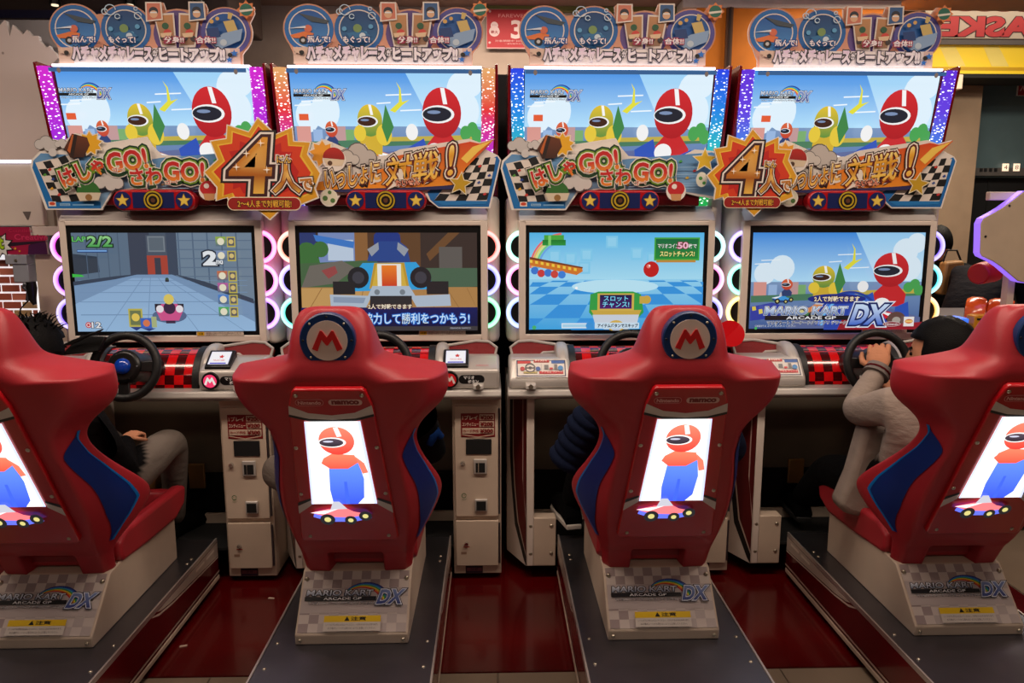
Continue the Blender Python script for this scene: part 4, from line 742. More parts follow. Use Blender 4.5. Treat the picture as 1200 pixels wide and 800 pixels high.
            a = Art(0, 0, .001); a.poly(disc(-32, 0, 17, 10, 90, 270) + disc(32, 0, 17, 10, -90, 90), (16, 16, 18)); a.text('マリオ', -10, -7, 40, 12, [(.03, (236, 236, 236))]); a.text('ボタン', 6, 8, 40, 12, [(.03, (236, 236, 236))])
            a.build('button_label', PRINT, cs, (.335, 2.7995 - YO, .836), key='blabel')
            a = Art(0, 0, .001); a.rect(-25, -5, 25, 5, (200, 170, 170)); a.text('この上に物を置かないでください', 0, 0, 46, 6, [(0, (170, 30, 40))]); a.build('sticker', PRINT, cs, (.375, 2.828 - YO, .8845), rot=(R(-67), 0, 0), key='dstick')
        else:
            a = Art(0, 0, .001); a.rect(-94, -36, 94, 36, (20, 34, 84)); a.rect(-90, -32, 90, 32, (232, 226, 220)); a.rect(-90, -32, -40, -20, (206, 40, 44)); a.rect(-28, -36, 32, -24, (190, 40, 40)); a.rect(40, -32, 90, -20, (40, 96, 176)); a.rect(-8, 14, 84, 26, (200, 30, 44)); a.rect(-68, 16, -16, 24, (176, 160, 90))
            a.poly(ring_strip(-42, -1, 20, 16, 0, 360), (70, 70, 74)); a.circ(-42, -1, 6, (90, 90, 96)); a.rect(-60, -2, -24, 1, (80, 80, 84)); a.circ(-72, 4, 9, (190, 40, 50)); a.circ(-12, 4, 9, (50, 90, 170)); a.rect(12, -12, 28, 6, (120, 120, 122)); a.rect(32, 0, 44, 8, (206, 40, 50)); a.rect(50, -14, 62, 8, (120, 120, 122)); a.circ(74, 2, 10, (60, 140, 206)); a.rect(0, -16, 1, 10, (150, 150, 150))
            a.text('あそびかた', 0, -30, 46, 8, [(.02, (250, 240, 236))]); a.text('アクセル ブレーキ', 40, 20, 80, 8, [(0, (250, 236, 230))])
            pl_ = a.build('instruction_plate', PRINT, cs, (-.318, 2.829 - YO, .872), rot=(R(-40), 0, 0), base=[(-98, -40), (98, -40), (98, 40), (-98, 40)], thick=.004, key='instr')
    # ---- steering hood, pods, column and wheel
    n = 22; prof = [(2.965 - .125 * math.cos(math.pi * k / n), .80 + .135 * math.sin(math.pi * k / n)) for k in range(n + 1)]
    hd = B(MB().prism(prof, 'x', -.19, .18), 'steering_hood', M_check, 'hood', smooth=True)
    for s, xa, xb in ((-1, -.205, -.18), (1, .165, .19)):
        pr2 = [(2.965 - .131 * math.cos(math.pi * k / n), .80 + .141 * math.sin(math.pi * k / n)) for k in range(n + 1)]
        B(MB().prism(pr2, 'x', xa, xb), 'hood_band', M_rubber, ('band', s), hd, smooth=True)
        pr3 = [(2.965 - .142 * math.cos(math.pi * k / n), .80 + .152 * math.sin(math.pi * k / n)) for k in range(n + 1)]
        B(MB().prism(pr3, 'x', *sorted((xb if s > 0 else xa, (xb if s > 0 else xa) + s * .05))), 'hood_pod', M_silver, ('pod', s), bevel=.02, seg=3)
    B(MB().tube([(0, 2.9, .86), (0, 2.70, .915)], [.055, .05], 20), 'steering_column', M_black, 'column', smooth=True)
    sw = empty('steering_wheel', (0, 2.675 - YO, .915)); sw.parent = root; sw.rotation_euler = (R(-14), 0, R(0))
    k_ = 40; v = [(math.sin(2 * math.pi * q / k_) * .112, 0, math.cos(2 * math.pi * q / k_) * .112) for q in range(k_ + 1)]
    MB().tube(v, .0155, 10, False).build('rim', M_rubber, sw, key='rim', smooth=True)
    MB().tube([(0, .03, 0), (0, -.012, 0), (0, -.022, 0)], [.062, .06, .05], 28).build('hub', M_black, sw, key='hub', bevel=.003)
    MB().ball((0, -.022, 0), (.029, .02, .029), 20, 12).build('centre_button', mat('button_blue', (10, 60, 170), .12, coat=.6), sw, key='blueb', smooth=True)
    for an in (180, 0, 270): MB().prism([(.045, -.018), (.112, -.02), (.112, .02), (.045, .018)], 'y', -.008, .006).build('spoke', M_black, sw, rot=(0, R(-an), 0), key='spoke', bevel=.003)
    MB().box(-.075, -.035, -.014, -.009, -.075, -.045).build('spoke_plate', M_silver, sw, key='splate', bevel=.005)
    for q in range(6): MB().ball((.048 * math.cos(q * R(60)), -.02, .048 * math.sin(q * R(60))), (.004, .002, .004), 8, 6).build('hub_screw', M_steel, sw, key=('hs', q))
    # ---- screen housing
    fr = MB()
    fr.box(-.397, -.373, 3.04, 3.2, .945, 1.432); fr.box(.373, .397, 3.04, 3.2, .945, 1.432); fr.box(-.373, .373, 3.04, 3.2, .945, .973); fr.box(-.373, .373, 3.04, 3.2, 1.412, 1.432)
    B(fr, 'screen_frame', M_white, 'frame', bevel=.004)
    B(MB().box(-.373, .373, 3.048, 3.2, .973, 1.412), 'bezel', M_black, 'bezel')
    sc_ = SCREENS[i]().build('screen', SCREEN, root, (0, 3.047 - YO, 1.188))
    a = Art(0, 0, .001); a.rect(0, 0, 190, 20, (206, 190, 176)); a.rect(4, 3, 32, 17, (226, 176, 30)); a.text('注意', 18, 10, 20, 9, [(0, (30, 24, 10))]); a.text('画面に強い光の点滅があります', 110, 7, 140, 6, [(0, (120, 100, 90))]); a.text('部屋を明るくしてお楽しみください', 110, 14, 140, 5, [(0, (120, 100, 90))])
    a.build('warning_sticker', PRINT, root, (.115, 3.0395 - YO, .99), key='warn')
    for s in (-1, 1):
        pr_ = [(s * .39, 3.07), (s * .425, 3.085), (s * .443, 3.12), (s * .446, 3.18), (s * .446, 3.5), (s * .39, 3.5)]
        B(MB().prism(pr_, 'z', .93, 1.53), 'side_column', M_white, ('col', s), bevel=.018, seg=3)
        for k in range(3):
            zc_ = 1.328 - .134 * k
            rl = link('ring_light', ring_mesh(RINGS[i][0 if s < 0 else 1][k], s), root, (s * .381, 3.062 - YO, zc_))
            MB().prism([(0, -.05)] + [(s * .05 * math.cos(R(t)), .05 * math.sin(R(t))) for t in range(-90, 91, 12)], 'y', .002, .012).build('ring_recess', M_black, rl, key=('recess', s))
    B(MB().prism([(3.04, 1.432), (3.06, 1.452), (3.1, 1.492), (3.42, 1.50), (3.42, 1.432)], 'x', -.397, .397), 'top_ledge', mat('ledge_metal', (206, 198, 192), .28, .35), 'ledge', bevel=.003)
    # ---- red bar with two star wheels
    zb_ = 1.51; db = B(MB().prism([(-.118 + .04 * math.cos(R(t)), zb_ + .04 * math.sin(R(t))) for t in range(90, 271, 15)] + [(.118 + .04 * math.cos(R(t)), zb_ + .04 * math.sin(R(t))) for t in range(-90, 91, 15)], 'y', 3.0, 3.05), 'star_bar', M_redp, 'dbar', bevel=.006)
    a = Art(0, 0, .001); a.rect(-80, -30, 80, 30, (22, 34, 90))
    for s in (-1, 1): a.circ(s * 118, 0, 33, (24, 36, 96), n=22); a.poly(star(s * 118, 1, 27), (196, 150, 40)); a.poly(star(s * 118, 1, 22), (236, 206, 90))
    for r_, cc in ((40, (16, 14, 20)), (36, (190, 160, 40)), (30, (20, 18, 24)), (24, (190, 160, 40)), (17, (24, 20, 24)), (9, (96, 60, 40))): a.circ(0, 0, min(r_, 38), cc, n=24)
    a.build('star_bar_face', PRINT, db, (0, 2.9985 - YO, zb_), key='dface')
    B(MB().prism([(3.05, 1.49), (3.05, 1.545), (3.12, 1.56), (3.12, 1.49)], 'x', -.33, .33), 'bar_plinth', M_plum, 'plinth', bevel=.006)
    # ---- marquee
    th = math.atan2(.11, .52)
    B(MB().prism([(3.07, 2.02), (3.185, 1.5), (3.5, 1.5), (3.5, 2.02)], 'x', -.376, .376), 'marquee_box', M_black, 'mbox')
    z0_, z1_ = 1.60, 2.016
    mo = (Art() if 'marq' in CACHE else marquee_art_scaled(z1_ - z0_, th)).build('marquee_picture', LIT, root, key='marq')
    mo.location = (0, 3.071 - YO + (2.02 - z0_) * math.tan(th) - .003, z0_); mo.rotation_euler = (th, 0, 0)
    B(MB().box(-.376, .376, 3.06, 3.5, 2.018, 2.0265), 'marquee_cap', glow('cap_glow', (246, 244, 255), 2.4), 'mcap')
    for s in (-1, 1):
        link('led_strip', strip_mesh(STRIPS[i], s), root)
        B(MB().prism([(3.06, 2.02), (3.175, 1.5), (3.5, 1.5), (3.5, 2.02)], 'x', *sorted((s * .376, s * .429))), 'strip_backing', M_fin, ('sback', s))
        B(MB().prism([(3.045, 2.03), (3.06, 2.035), (3.5, 2.035), (3.5, 1.5), (3.17, 1.5)], 'x', *sorted((s * .429, s * .440))), 'side_fin', M_fin, ('fin', s), bevel=.003)
    B(MB().box(-.40, .40, 3.3, 3.6, .03, 2.0), 'tower', M_matte, 'tower')
    return root
def EMBLEM_M(x, y, s):
    """block letter M with a notched top, height 2s (v down)"""
    P = [(-1.48, .8), (-.66, -1), (-.45, -1), (0, -.35), (.45, -1), (.66, -1), (1.48, .8), (.95, 1.02), (.52, -.12), (.08, .45), (-.08, .45), (-.52, -.12), (-.95, 1.02)]
    return [(x + u * s, y + v * s) for u, v in P]
def marquee_art_scaled(h, th):
    a = Art(563, 640, .746 / 810, h / math.cos(th) / 348)
    race_scene(a, 158, 292, 968, 640)
    a.rect(158, 292, 968, 304, (50, 92, 140)); a.circ(200, 300, 8, (120, 100, 90)); a.circ(925, 302, 8, (120, 100, 90))
    a.rect(195, 428, 235, 448, (224, 90, 50)); a.rect(182, 400, 225, 404, (236, 246, 252))
    return a
CABS = [build_cab(i) for i in range(4)]
# ---- cards on the cabinets
PLACE = ['leftmost', 'second from left', 'third from left', 'rightmost']
ta, tb = topper_art()
for i in range(4):
    z = [2.029, 2.035, 2.035, 2.032][i]
    o = ta.build('topper_card', BOARD, None, (CX[i] - .003, YT, z), key='topper', base=tb, thick=.01, edge=(214, 190, 176))
    tag(o, 'round-topped blue picture card standing on the %s racing cabinet' % PLACE[i], 'sign', 'topper cards')
la, lb = card_left(); ra, rb = card_right(); ba, bb = burst_art()
p = at(570 + 560 * .275, 180 + 240 * .275, YB)
for i, dx in ((0, -.012), (2, 0)):
    o = la.build('front_card', BOARD, None, (p.x - CX[2] + CX[i] + dx, YB, p.z), key='lcard', base=lb, thick=.008)
    tag(o, 'chequered card with red green lettering across the %s racing cabinet' % PLACE[i], 'sign', 'lettered cards with GO')
p = at(300 + 640 * .275, 180 + 240 * .275, YB)
for i, dx in ((1, 0), (3, .0)):
    o = ra.build('front_card', BOARD, None, (p.x - CX[1] + CX[i] + dx, YB, p.z), key='rcard', base=rb, thick=.008)
    tag(o, 'chequered card with gold slanted lettering across the %s racing cabinet' % PLACE[i], 'sign', 'gold lettered cards')
for (px, py, k, t_) in ((307, 200, 1, 'left'), (881, 204, .87, 'right')):
    q = at(px, py, 2.98); o = ba.build('burst_card', BOARD, None, (q.x, 2.98, q.z), key='burst', base=bb, thick=.008); o.scale = (k * (.92 if k < 1 else 1), 1, k)
    tag(o, 'red and gold star-burst card with large number four, the %s one of two' % t_, 'sign', 'star-burst cards')

# ================================================================== PLATFORMS AND RACING SEATS
SX = [-1.343, -.420, .508, 1.436]
PZ_ = .19
for i, x in enumerate(SX):
    pf = empty('seat_platform', (x, 2.3, 0), 'low steel-topped platform under the %s racing seat' % PLACE[i], 'platform', 'platforms under the racing seats')
    og = (0, 2.3, 0)
    tp = MB().box(-.249, .249, 1.45, 2.838, PZ_ - .006, PZ_).build('top_plate', M_steel, pf, og, key='pftop')
    MB().box(-.246, .246, 1.45, 2.84, .02, PZ_ - .006).build('core', M_matte, pf, og, key='pfcore')
    for s in (-1, 1):
        MB().box(*sorted((s * .246, s * .2515)), 1.45, 2.84, PZ_ - .012, PZ_ + .004).build('edge_trim', mat('edge_alu', (206, 196, 190), .35, .7), pf, og, key=('pftrim', s))
        sp_ = MB().box(*sorted((s * .246, s * .2505)), 1.45, 2.84, .045, PZ_ - .012).build('side_panel', M_plum, pf, og, key=('pfside', s))
        # printed swoosh and stripes on the side panel
        a = Art(0, 0, 1)
        L = lambda l: [(s * (u - 2.3), -v) for u, v in l]
        hi = PZ_ - .014
        a.poly(L([(2.84, hi), (2.30, hi), (2.33, .165), (2.42, .152), (2.84, .12)]), (186, 170, 158))
        a.poly(L([(2.84, .112), (2.42, .142), (2.31, .157), (2.26, hi), (2.272, hi), (2.318, .163), (2.42, .148), (2.84, .118)]), (206, 190, 176))
        for q in range(2): a.poly(L([(2.80 - q * .1, .165), (2.72 - q * .1, .165), (2.72 - q * .1, .155), (2.80 - q * .1, .155)]), (226, 214, 200))
        a.poly(L([(2.84, .055), (1.9, .055), (1.9, .062), (2.84, .062)]), (190, 174, 160))
        a.build('side_print', PRINT, pf, (s * .2508, 0, 0), rot=(0, 0, s * R(90)), key=('pfprint', s))
        MB().box(*sorted((s * .235, s * .2525)), 2.0, 2.84, .025, .042).build('lower_rail', M_cream, pf, og, key=('pfrail', s), bevel=.002)
        for y in (1.95, 2.08, 2.62, 2.66): MB().ball((s * .222, y, PZ_), (.006, .006, .004), 10, 6).build('bolt', M_screw, pf, og, key=('pfb', s, y), smooth=True)

TH = math.atan2(.204, .466)                       # lean of the back panel
PO = Vector((0, 2.103, .527)); PD = Vector((0, -math.sin(TH), math.cos(TH))); PN = Vector((0, math.cos(TH), math.sin(TH)))
YBACK = [(.34, 2.205), (.43, 2.165), (.465, 2.135), (.5, 2.117), (.99, 1.902), (1.02, 1.892), (1.06, 1.895), (1.127, 1.912), (1.18, 1.928), (1.23, 1.955)]
def yback(z):
    for (a, ya), (b, yb) in zip(YBACK, YBACK[1:]):
        if z <= b: return ya + (yb - ya) * (z - a) / (b - a)
    return YBACK[-1][1]
def yline(z): return 2.2 - .364 * (z - .36)
#   height, back corner x and set-back, outer side x and depth, rim x and depth, drop of the outer columns
ROWS = [(.357, .146, 0, .163, .02, .166, .05, 0), (.425, .152, 0, .172, .02, .176, .05, 0), (.437, .154, 0, .175, .02, .180, .05, 0), (.46, .158, 0, .182, .025, .192, .065, 0), (.50, .165, 0, .204, .05, .224, .125, 0), (.545, .172, 0, .222, .07, .254, .18, 0), (.59, .176, 0, .232, .08, .270, .215, 0), (.645, .176, 0, .228, .07, .262, .175, 0),
        (.71, .170, 0, .212, .045, .238, .115, 0), (.78, .162, 0, .196, .025, .214, .065, 0), (.835, .160, 0, .190, .015, .207, .045, 0), (.872, .170, 0, .210, .02, .224, .06, 0), (.90, .194, .006, .240, .03, .254, .08, 0), (.93, .226, .014, .274, .045, .288, .105, 0), (.97, .250, .02, .292, .055, .303, .12, 0), (1.020, .256, .03, .290, .065, .300, .13, -.004), (1.048, .215, .09, .276, .115, .294, .145, -.014),
        (1.064, .124, .045, .134, .085, .130, .13, 0), (1.085, .112, .02, .122, .06, .118, .12, 0), (1.12, .103, .008, .116, .045, .112, .112, 0), (1.16, .09, .008, .104, .045, .10, .112, 0), (1.192, .072, .014, .09, .048, .085, .108, 0), (1.208, .05, .028, .066, .055, .062, .095, 0)]
def shell_mesh():
    rows = []
    for z, xb, tb, xo, to, xr, tr, dz in ROWS:
        notch = .05 if z < .43 else 0; yb = yback(z); y0 = yline(z)
        k1 = min(.076, xb * .5); k2 = min(.084 if z < .45 else .115, xb * .8)
        h = [(0, yb + notch, z), (k1, yb + notch, z), (k2, yb, z), (xb, yb + tb + .004, z + dz * .3), (xo, max(y0 + to, yb + .02), z + dz), (xr, y0 + tr, z + dz), (xr - .028 if xr > .13 else xr * .75, y0 + tr + .008, z + dz), (xb * .78, y0 + .07, z), (0, y0 + .075, z)]
        rows.append([Vector(p) for p in h] + [Vector((-p[0], p[1], p[2])) for p in h[-2:0:-1]])
    n = len(rows[0]); v = [p for l in rows for p in l]; f = []
    for i in range(len(rows) - 1):
        for j in range(n): f.append((i * n + j, i * n + (j + 1) % n, (i + 1) * n + (j + 1) % n, (i + 1) * n + j))
    f.append(tuple(range(n - 1, -1, -1))); m = (len(rows) - 1) * n; f.append(tuple(range(m, m + n)))
    cre = {}
    fold = 15
    for j in (2, 3, 4): cre[(fold * n + j, fold * n + j + 1)] = .75; cre[(fold * n + (n - j) % n, fold * n + (n - j - 1) % n)] = .75
    for i in range(len(rows) - 1):
        for j in (3, n - 3):
            if i > 14: continue
            cre[(i * n + j, (i + 1) * n + j)] = .55 if i < 9 else .3
        for j in (2, n - 2):
            if 9 < i < 15: cre[(i * n + j, (i + 1) * n + j)] = .25
    for j in (3, 4, 5): cre[(16 * n + j, 16 * n + j + 1)] = .5; cre[(16 * n + n - j, 16 * n + n - j - 1)] = .5
    for j in range(n): cre[(j, (j + 1) % n)] = .8
    for i in (1, 2):
        for j in (0, 1, n - 1, n - 2): cre[(i * n + j, i * n + (j + 1) % n)] = .8
    for i in (0, 1):
        for j in (1, 2, n - 1, n - 2): cre[(i * n + j, (i + 1) * n + j)] = .8
    return v, f, cre
SLABEL = ['red racing seat at left edge, white trousered driver in it', 'red racing seat in front of the second cabinet from left', 'red racing seat in front of the third cabinet from left', 'red racing seat at right edge, grey hooded driver in it']
SLABEL[0] = 'red racing seat at the left edge with a black-haired driver in it'
def seat(i):
    root = empty('racing_chair', (SX[i], 2.3, PZ_), SLABEL[i], 'racing seat', 'racing seats facing the cabinets'); og = (0, 2.3, PZ_)
    fresh = 'shell' not in CACHE; v, f, cre = shell_mesh()
    sh = MB().add(v, f).build('seat_shell', M_red, root, og, key='shell', sub=3)
    if fresh:
        me = sh.data; at_ = me.attributes.new('crease_edge', 'FLOAT', 'EDGE'); want = {}
        for (i0, i1), c in cre.items(): want[frozenset((i0, i1))] = c
        pos = {tuple(round(q, 5) for q in Vector(p) - Vector(og)): k for k, p in enumerate(v)}
        ids = [pos.get(tuple(round(q, 5) for q in p.co), -1) for p in me.vertices]
        at_.data.foreach_set('value', [want.get(frozenset((ids[e.vertices[0]], ids[e.vertices[1]])), 0.0) for e in me.edges])
    # blue side inlays laid on the shell
    if 'inlay' not in CACHE:
        bpy.context.view_layer.update(); dg = bpy.context.evaluated_depsgraph_get(); me = bpy.data.meshes.new_from_object(sh.evaluated_get(dg))
        bv = BVHTree.FromPolygons([q.co.copy() for q in me.vertices], [tuple(p.vertices) for p in me.polygons])
        def row(s):
            for a, b in zip(ROWS, ROWS[1:]):
                if a[0] <= s <= b[0]:
                    t = (s - a[0]) / (b[0] - a[0]); return [p + (q - p) * t for p, q in zip(a, b)]
        def on(s, fr, side, lift):
            r = row(s); P = [(r[1], yback(s) + r[2] + .004), (r[3], yline(s) + r[4]), (r[5], yline(s) + r[6])]
            neg = min(0, fr); fr = max(0, min(1, fr)); k = 0 if fr < .35 else 1; u = fr / .35 if k == 0 else (fr - .35) / .65
            x = P[k][0] + (P[k + 1][0] - P[k][0]) * u; t = P[k][1] + (P[k + 1][1] - P[k][1]) * u
            x += neg * .3
            q = Vector((side * x, t, s)) - Vector(og); loc, nor, _, _ = bv.find_nearest(q)
            return loc + nor * lift
        CACHE['inlay'] = 1
        N, K = 40, 14
        for side in (-1, 1):
            def band(g0, g1, lift):
                vv = []; ff = []
                for a in range(N + 1):
                    s = .475 + (.86 - .475) * a / N
                    for b in range(K + 1): vv.append(on(s, g0(a / N) + (g1(a / N) - g0(a / N)) * b / K, side, lift))
                for a in range(N):
                    for b in range(K): ff.append((a * (K + 1) + b, a * (K + 1) + b + 1, (a + 1) * (K + 1) + b + 1, (a + 1) * (K + 1) + b))
                return vv, ff
            sm = lambda u: max(0, min(1, u)) ** 2 * (3 - 2 * max(0, min(1, u)))
            hi = lambda t: .30 + .28 * sm(t / .35) - .26 * sm((t - .6) / .4)
            lo = lambda t: min(hi(t), .16 + .10 * (1 - sm(t / .3)) - .09 * sm((t - .5) / .3) + .29 * sm((t - .8) / .2))
            vv, ff = band(lo, lambda t: hi(t) + .004, .0025); CACHE[('in', side)] = MB().add(vv, ff)
            vv, ff = band(hi, lambda t: hi(t) + .06, .0032); CACHE[('pi', side)] = MB().add(vv, ff)
    for side in (-1, 1):
        il = CACHE[('in', side)].build('side_inlay', M_blue, root, key=('inm', side), smooth=True); CACHE[('pi', side)].build('inlay_piping', M_sky, il, key=('pim', side), smooth=True)
    # cushion and rails
    MB().box(-.15, .15, 2.22, 2.74, .37, .425).build('cushion', M_red, root, og, key='cush', bevel=.02, seg=3)
    for s in (-1, 1):
        MB().prism([(2.25, .385), (2.25, .435), (2.31, .462), (2.72, .452), (2.765, .44), (2.745, .375), (2.66, .345), (2.45, .352), (2.27, .365)], 'x', *sorted((s * .135, s * .178))).build('cushion_rail', M_red, root, og, key=('rail', s), bevel=.014, seg=3)
    MB().box(-.16, .16, 2.70, 2.755, .36, .435).build('cushion_nose', M_red, root, og, key='cnose', bevel=.02, seg=3)
    # pedestal
    pd = MB().prism([(2.07, .19), (2.068, .222), (2.20, .362), (2.3, .372), (2.67, .345), (2.67, .19)], 'x', -.167, .167).build('pedestal', M_cream, root, og, key='ped', bevel=.004)
    th = -math.atan2(.132, .14); a = Art(0, 0, .001)
    # plate art: width 334, slope length ~192, bottom at v=0
    a.rect(-160, -188, 160, -6, (206, 192, 184)); cells = []; cells2 = []
    for r in range(7):
        for c in range(11):
            if (r + c) % 2: continue
            q = [(-160 + c * 29, -188 + r * 26), (-160 + (c + 1) * 29, -188 + r * 26), (-160 + (c + 1) * 29, -188 + (r + 1) * 26), (-160 + c * 29, -188 + (r + 1) * 26)]
            (cells if r < 2 or c < 2 else cells2).append(q)
    a.many(cells, (160, 142, 140)); a.many(cells2, (186, 172, 168)); a.rect(-160, -136, 130, -62, (190, 176, 172))
    logo(a, -150, -166, 304, None)
    a.rect(-84, -52, 84, -8, (206, 196, 186)); a.rect(-84, -52, 84, -34, (226, 186, 20)); a.poly([(-24, -37), (-16, -50), (-8, -37)], (20, 18, 16)); a.text('注意', 18, -43, 44, 11, [(.02, (30, 24, 16))]); a.text('シートの下に手を入れないでください。けがをするおそれがあります。', 0, -26, 154, 6, [(0, (60, 54, 50))]); a.text('お子様がシートから落ちないように注意してください。', 0, -16, 140, 6, [(0, (60, 54, 50))])
    a.build('logo_plate', PRINT, pd, Vector((0, 2.068, .222)) - Vector(og) + Vector((0, -.73, .68)) * .001, rot=(th, 0, 0), key='plogo')
    for x, s_ in ((-.152, .165), (.152, .165)):
        q = Vector((x, 2.068, .222)) + Vector((0, .686, .727)) * s_; MB().ball((q.x, q.y - .002, q.z + .002), .007, 10, 8).build('screw', M_screw, pd, og, key=('psc', x), smooth=True)
    for x in (-.152, .152): MB().ball((x, 2.068, .205), .006, 10, 8).build('screw', M_screw, pd, og, key=('psc2', x), smooth=True)
    # back panel with backlit picture
    bp = [(-.086, .524), (.086, .524), (.094, .516), (.107, .476), (.111, .444), (.142, -.012), (.134, -.024), (-.134, -.024), (-.142, -.012), (-.111, .444), (-.107, .476), (-.094, .516)]
    tr = (TH, 0, 0); SO = PO; SN = PN
    pan = MB().prism(bp, 'y', -.012, .012).build('back_panel', M_redp, root, loc=SO - Vector(og), rot=tr, key='bpanel', bevel=.004)
    a = Art(0, 0, 1); V = lambda l: [(x, -s) for x, s in l]
    a.poly(V([(-.107, .474), (-.110, .446), (-.06, .431), (0, .427), (.06, .431), (.110, .446), (.107, .474), (.06, .45), (0, .442), (-.06, .45)]), (206, 196, 190)); a.poly(V([(-.110, .446), (-.06, .431), (0, .427), (.06, .431), (.110, .446), (.1105, .438), (.06, .423), (0, .419), (-.06, .423), (-.1105, .438)]), (18, 16, 18))
    a.build('header_swoosh', PRINT, pan, (0, -.0122, 0), key='bprint')
    for sd in (-1, 1):
        a = Art(0, 0, 1); a.poly(V([(sd * .132, .118), (sd * .093, .14), (sd * .093, .122), (sd * .134, .088)]), (206, 196, 190)); a.poly(V([(sd * .131, .132), (sd * .093, .148), (sd * .093, .14), (sd * .132, .12)]), (20, 18, 20)); a.build('lower_swoosh', PRINT, pan, (0, -.0122, 0), key=('lsw', sd))
    a = Art(0, 0, 1); a.poly(disc(-.078, -.484, .0105, 10, 90, 270) + disc(-.026, -.484, .0105, 10, -90, 90), (216, 140, 140)); a.poly(disc(-.078, -.484, .0090, 10, 90, 270) + disc(-.026, -.484, .0090, 10, -90, 90), (160, 12, 22)); a.text('Nintendo', -.052, -.484, .058, .0105, [(.03, (226, 170, 166))]); a.build('maker_badge', PRINT, pan, (0, -.0122, 0), key='badge1')
    a = Art(0, 0, 1); a.poly(disc(.006, -.484, .0095, 8, 90, 270) + disc(.074, -.484, .0095, 8, -90, 90), (216, 176, 170)); a.text('namco', .04, -.484, .068, .0105, [(.06, (120, 8, 16))]); a.build('maker_badge', PRINT, pan, (0, -.0122, 0), key='badge2')
    a = Art(0, 0, 1); a.poly([(-.073, -.424), (.073, -.424), (.092, -.128), (-.092, -.128)], (255, 255, 255)); a.poly([(.066, -.424), (.073, -.424), (.092, -.128), (.084, -.128)], (206, 214, 255)); a.poly([(-.073, -.424), (-.067, -.424), (-.086, -.128), (-.092, -.128)], (206, 214, 255))
    # anonymous driver in a closed helmet and blue overalls, kart at its feet spilling over the lower edge
    D = lambda l: [(x + .004, v + .147) for x, v in l]
    a.poly(D([(-.03, -.43), (.05, -.43), (.06, -.37), (.054, -.30), (.034, -.275), (-.034, -.275), (-.038, -.33)]), (96, 140, 255), (54, 84, 240)); a.poly(D([(.004, -.36), (.012, -.36), (.012, -.275), (.0, -.275)]), (60, 96, 230))
    a.poly(D([(-.05, -.428), (-.042, -.446), (-.018, -.462), (.042, -.457), (.05, -.43), (.02, -.408), (-.028, -.408)]), (252, 128, 96), (244, 84, 66)); a.poly(D([(.044, -.452), (.066, -.428), (.074, -.394), (.058, -.39)]), (250, 120, 96))
    a.poly(D(disc(.0, -.507, .047, 28, ry=.048)), (255, 130, 104), (232, 60, 50)); a.poly(D(disc(-.012, -.502, .037, 20, ry=.0175)), (255, 244, 240)); a.poly(D(disc(-.014, -.502, .032, 20, ry=.014)), (84, 70, 84), (40, 34, 44)); a.poly(D(disc(-.022, -.506, .014, 12, ry=.003)), (200, 200, 220)); a.poly(D([(-.004, -.554), (.008, -.555), (.016, -.524), (.003, -.522)]), (255, 240, 236))
    a.poly(D(disc(-.062, -.448, .017, 14)), (250, 246, 250))
    kart_side(a, -.004, -.094, .00142, (255, 120, 124), (96, 110, 240), -1)
    a.build('backlit_picture', SEATLIT, root, SO - Vector(og) - SN * .0145, rot=tr, key='blit')
    for x, s_ in ((-.084, .506), (.084, .506), (-.108, .332), (.108, .332), (-.118, .164), (.118, .164), (-.114, -.003), (.114, -.003)):
        MB().ball((x, -.013, s_), (.0058, .003, .0058), 10, 6).build('screw', M_screw, root, loc=SO - Vector(og), rot=tr, key=('bsc', x, s_), smooth=True)
    # emblem
    q = Vector((0, yback(1.127) - .004, 1.127)) - Vector(og)
    em = MB().tube([(0, .012, 0), (0, -.008, 0), (0, -.011, 0)], [.071, .071, .068], 40).build('emblem', mat('emblem_blue', (14, 50, 104), .35), root, loc=q, rot=(R(2), 0, 0), key='emb', smooth=True)
    MB().tube([(0, 0, 0), (0, -.0125, 0)], .0515, 36).build('emblem_disc', mat('emblem_white', (226, 206, 196), .4), em, key='embd')
    MB().prism([(x, -z) for x, z in EMBLEM_M(0, .0, .026)], 'y', -.016, -.011).build('emblem_letter', mat('emblem_red', (196, 30, 34), .35), em, key='embm')
    for k in range(8): MB().ball((.0612 * math.cos(R(45 * k)), -.011, .0612 * math.sin(R(45 * k))), (.0032, .0016, .0032), 8, 5).build('rivet', M_black if k % 2 == 0 else M_screw, em, key=('riv', k))
    return root
SEATS = [seat(i) for i in range(4)]

# ================================================================== PEOPLE
M_skin = mat('skin', (196, 136, 104), .5, vary=.08); M_hair = mat('hair_black', (7, 6, 6), .6, bump=.5, scale=300, spec=.12); M_eye = mat('eye_dark', (20, 16, 14), .3); M_lip = mat('lip', (160, 84, 76), .5)
def cloth(n, c, r=.9): return mat(n, c, r, bump=.35, scale=240, vary=.16, spec=.08)
def figure_mat():
    m = print_mat('figure_cloth', 0, .8); nt = m.node_tree; b = nt.nodes['Principled BSDF']; b.inputs['Specular IOR Level'].default_value = .12
    tc = nt.nodes.new('ShaderNodeTexCoord'); mp = nt.nodes.new('ShaderNodeMapping'); mp.inputs['Scale'].default_value = (1, 1, 2.2); n1 = nt.nodes.new('ShaderNodeTexNoise'); n1.inputs['Scale'].default_value = 16; n1.inputs['Detail'].default_value = 4
    bp = nt.nodes.new('ShaderNodeBump'); bp.inputs['Strength'].default_value = .6; bp.inputs['Distance'].default_value = .012
    nt.links.new(tc.outputs['Object'], mp.inputs['Vector']); nt.links.new(mp.outputs['Vector'], n1.inputs['Vector']); nt.links.new(n1.outputs['Fac'], bp.inputs['Height']); nt.links.new(bp.outputs['Normal'], b.inputs['Normal']); return m
FIGURE = figure_mat()
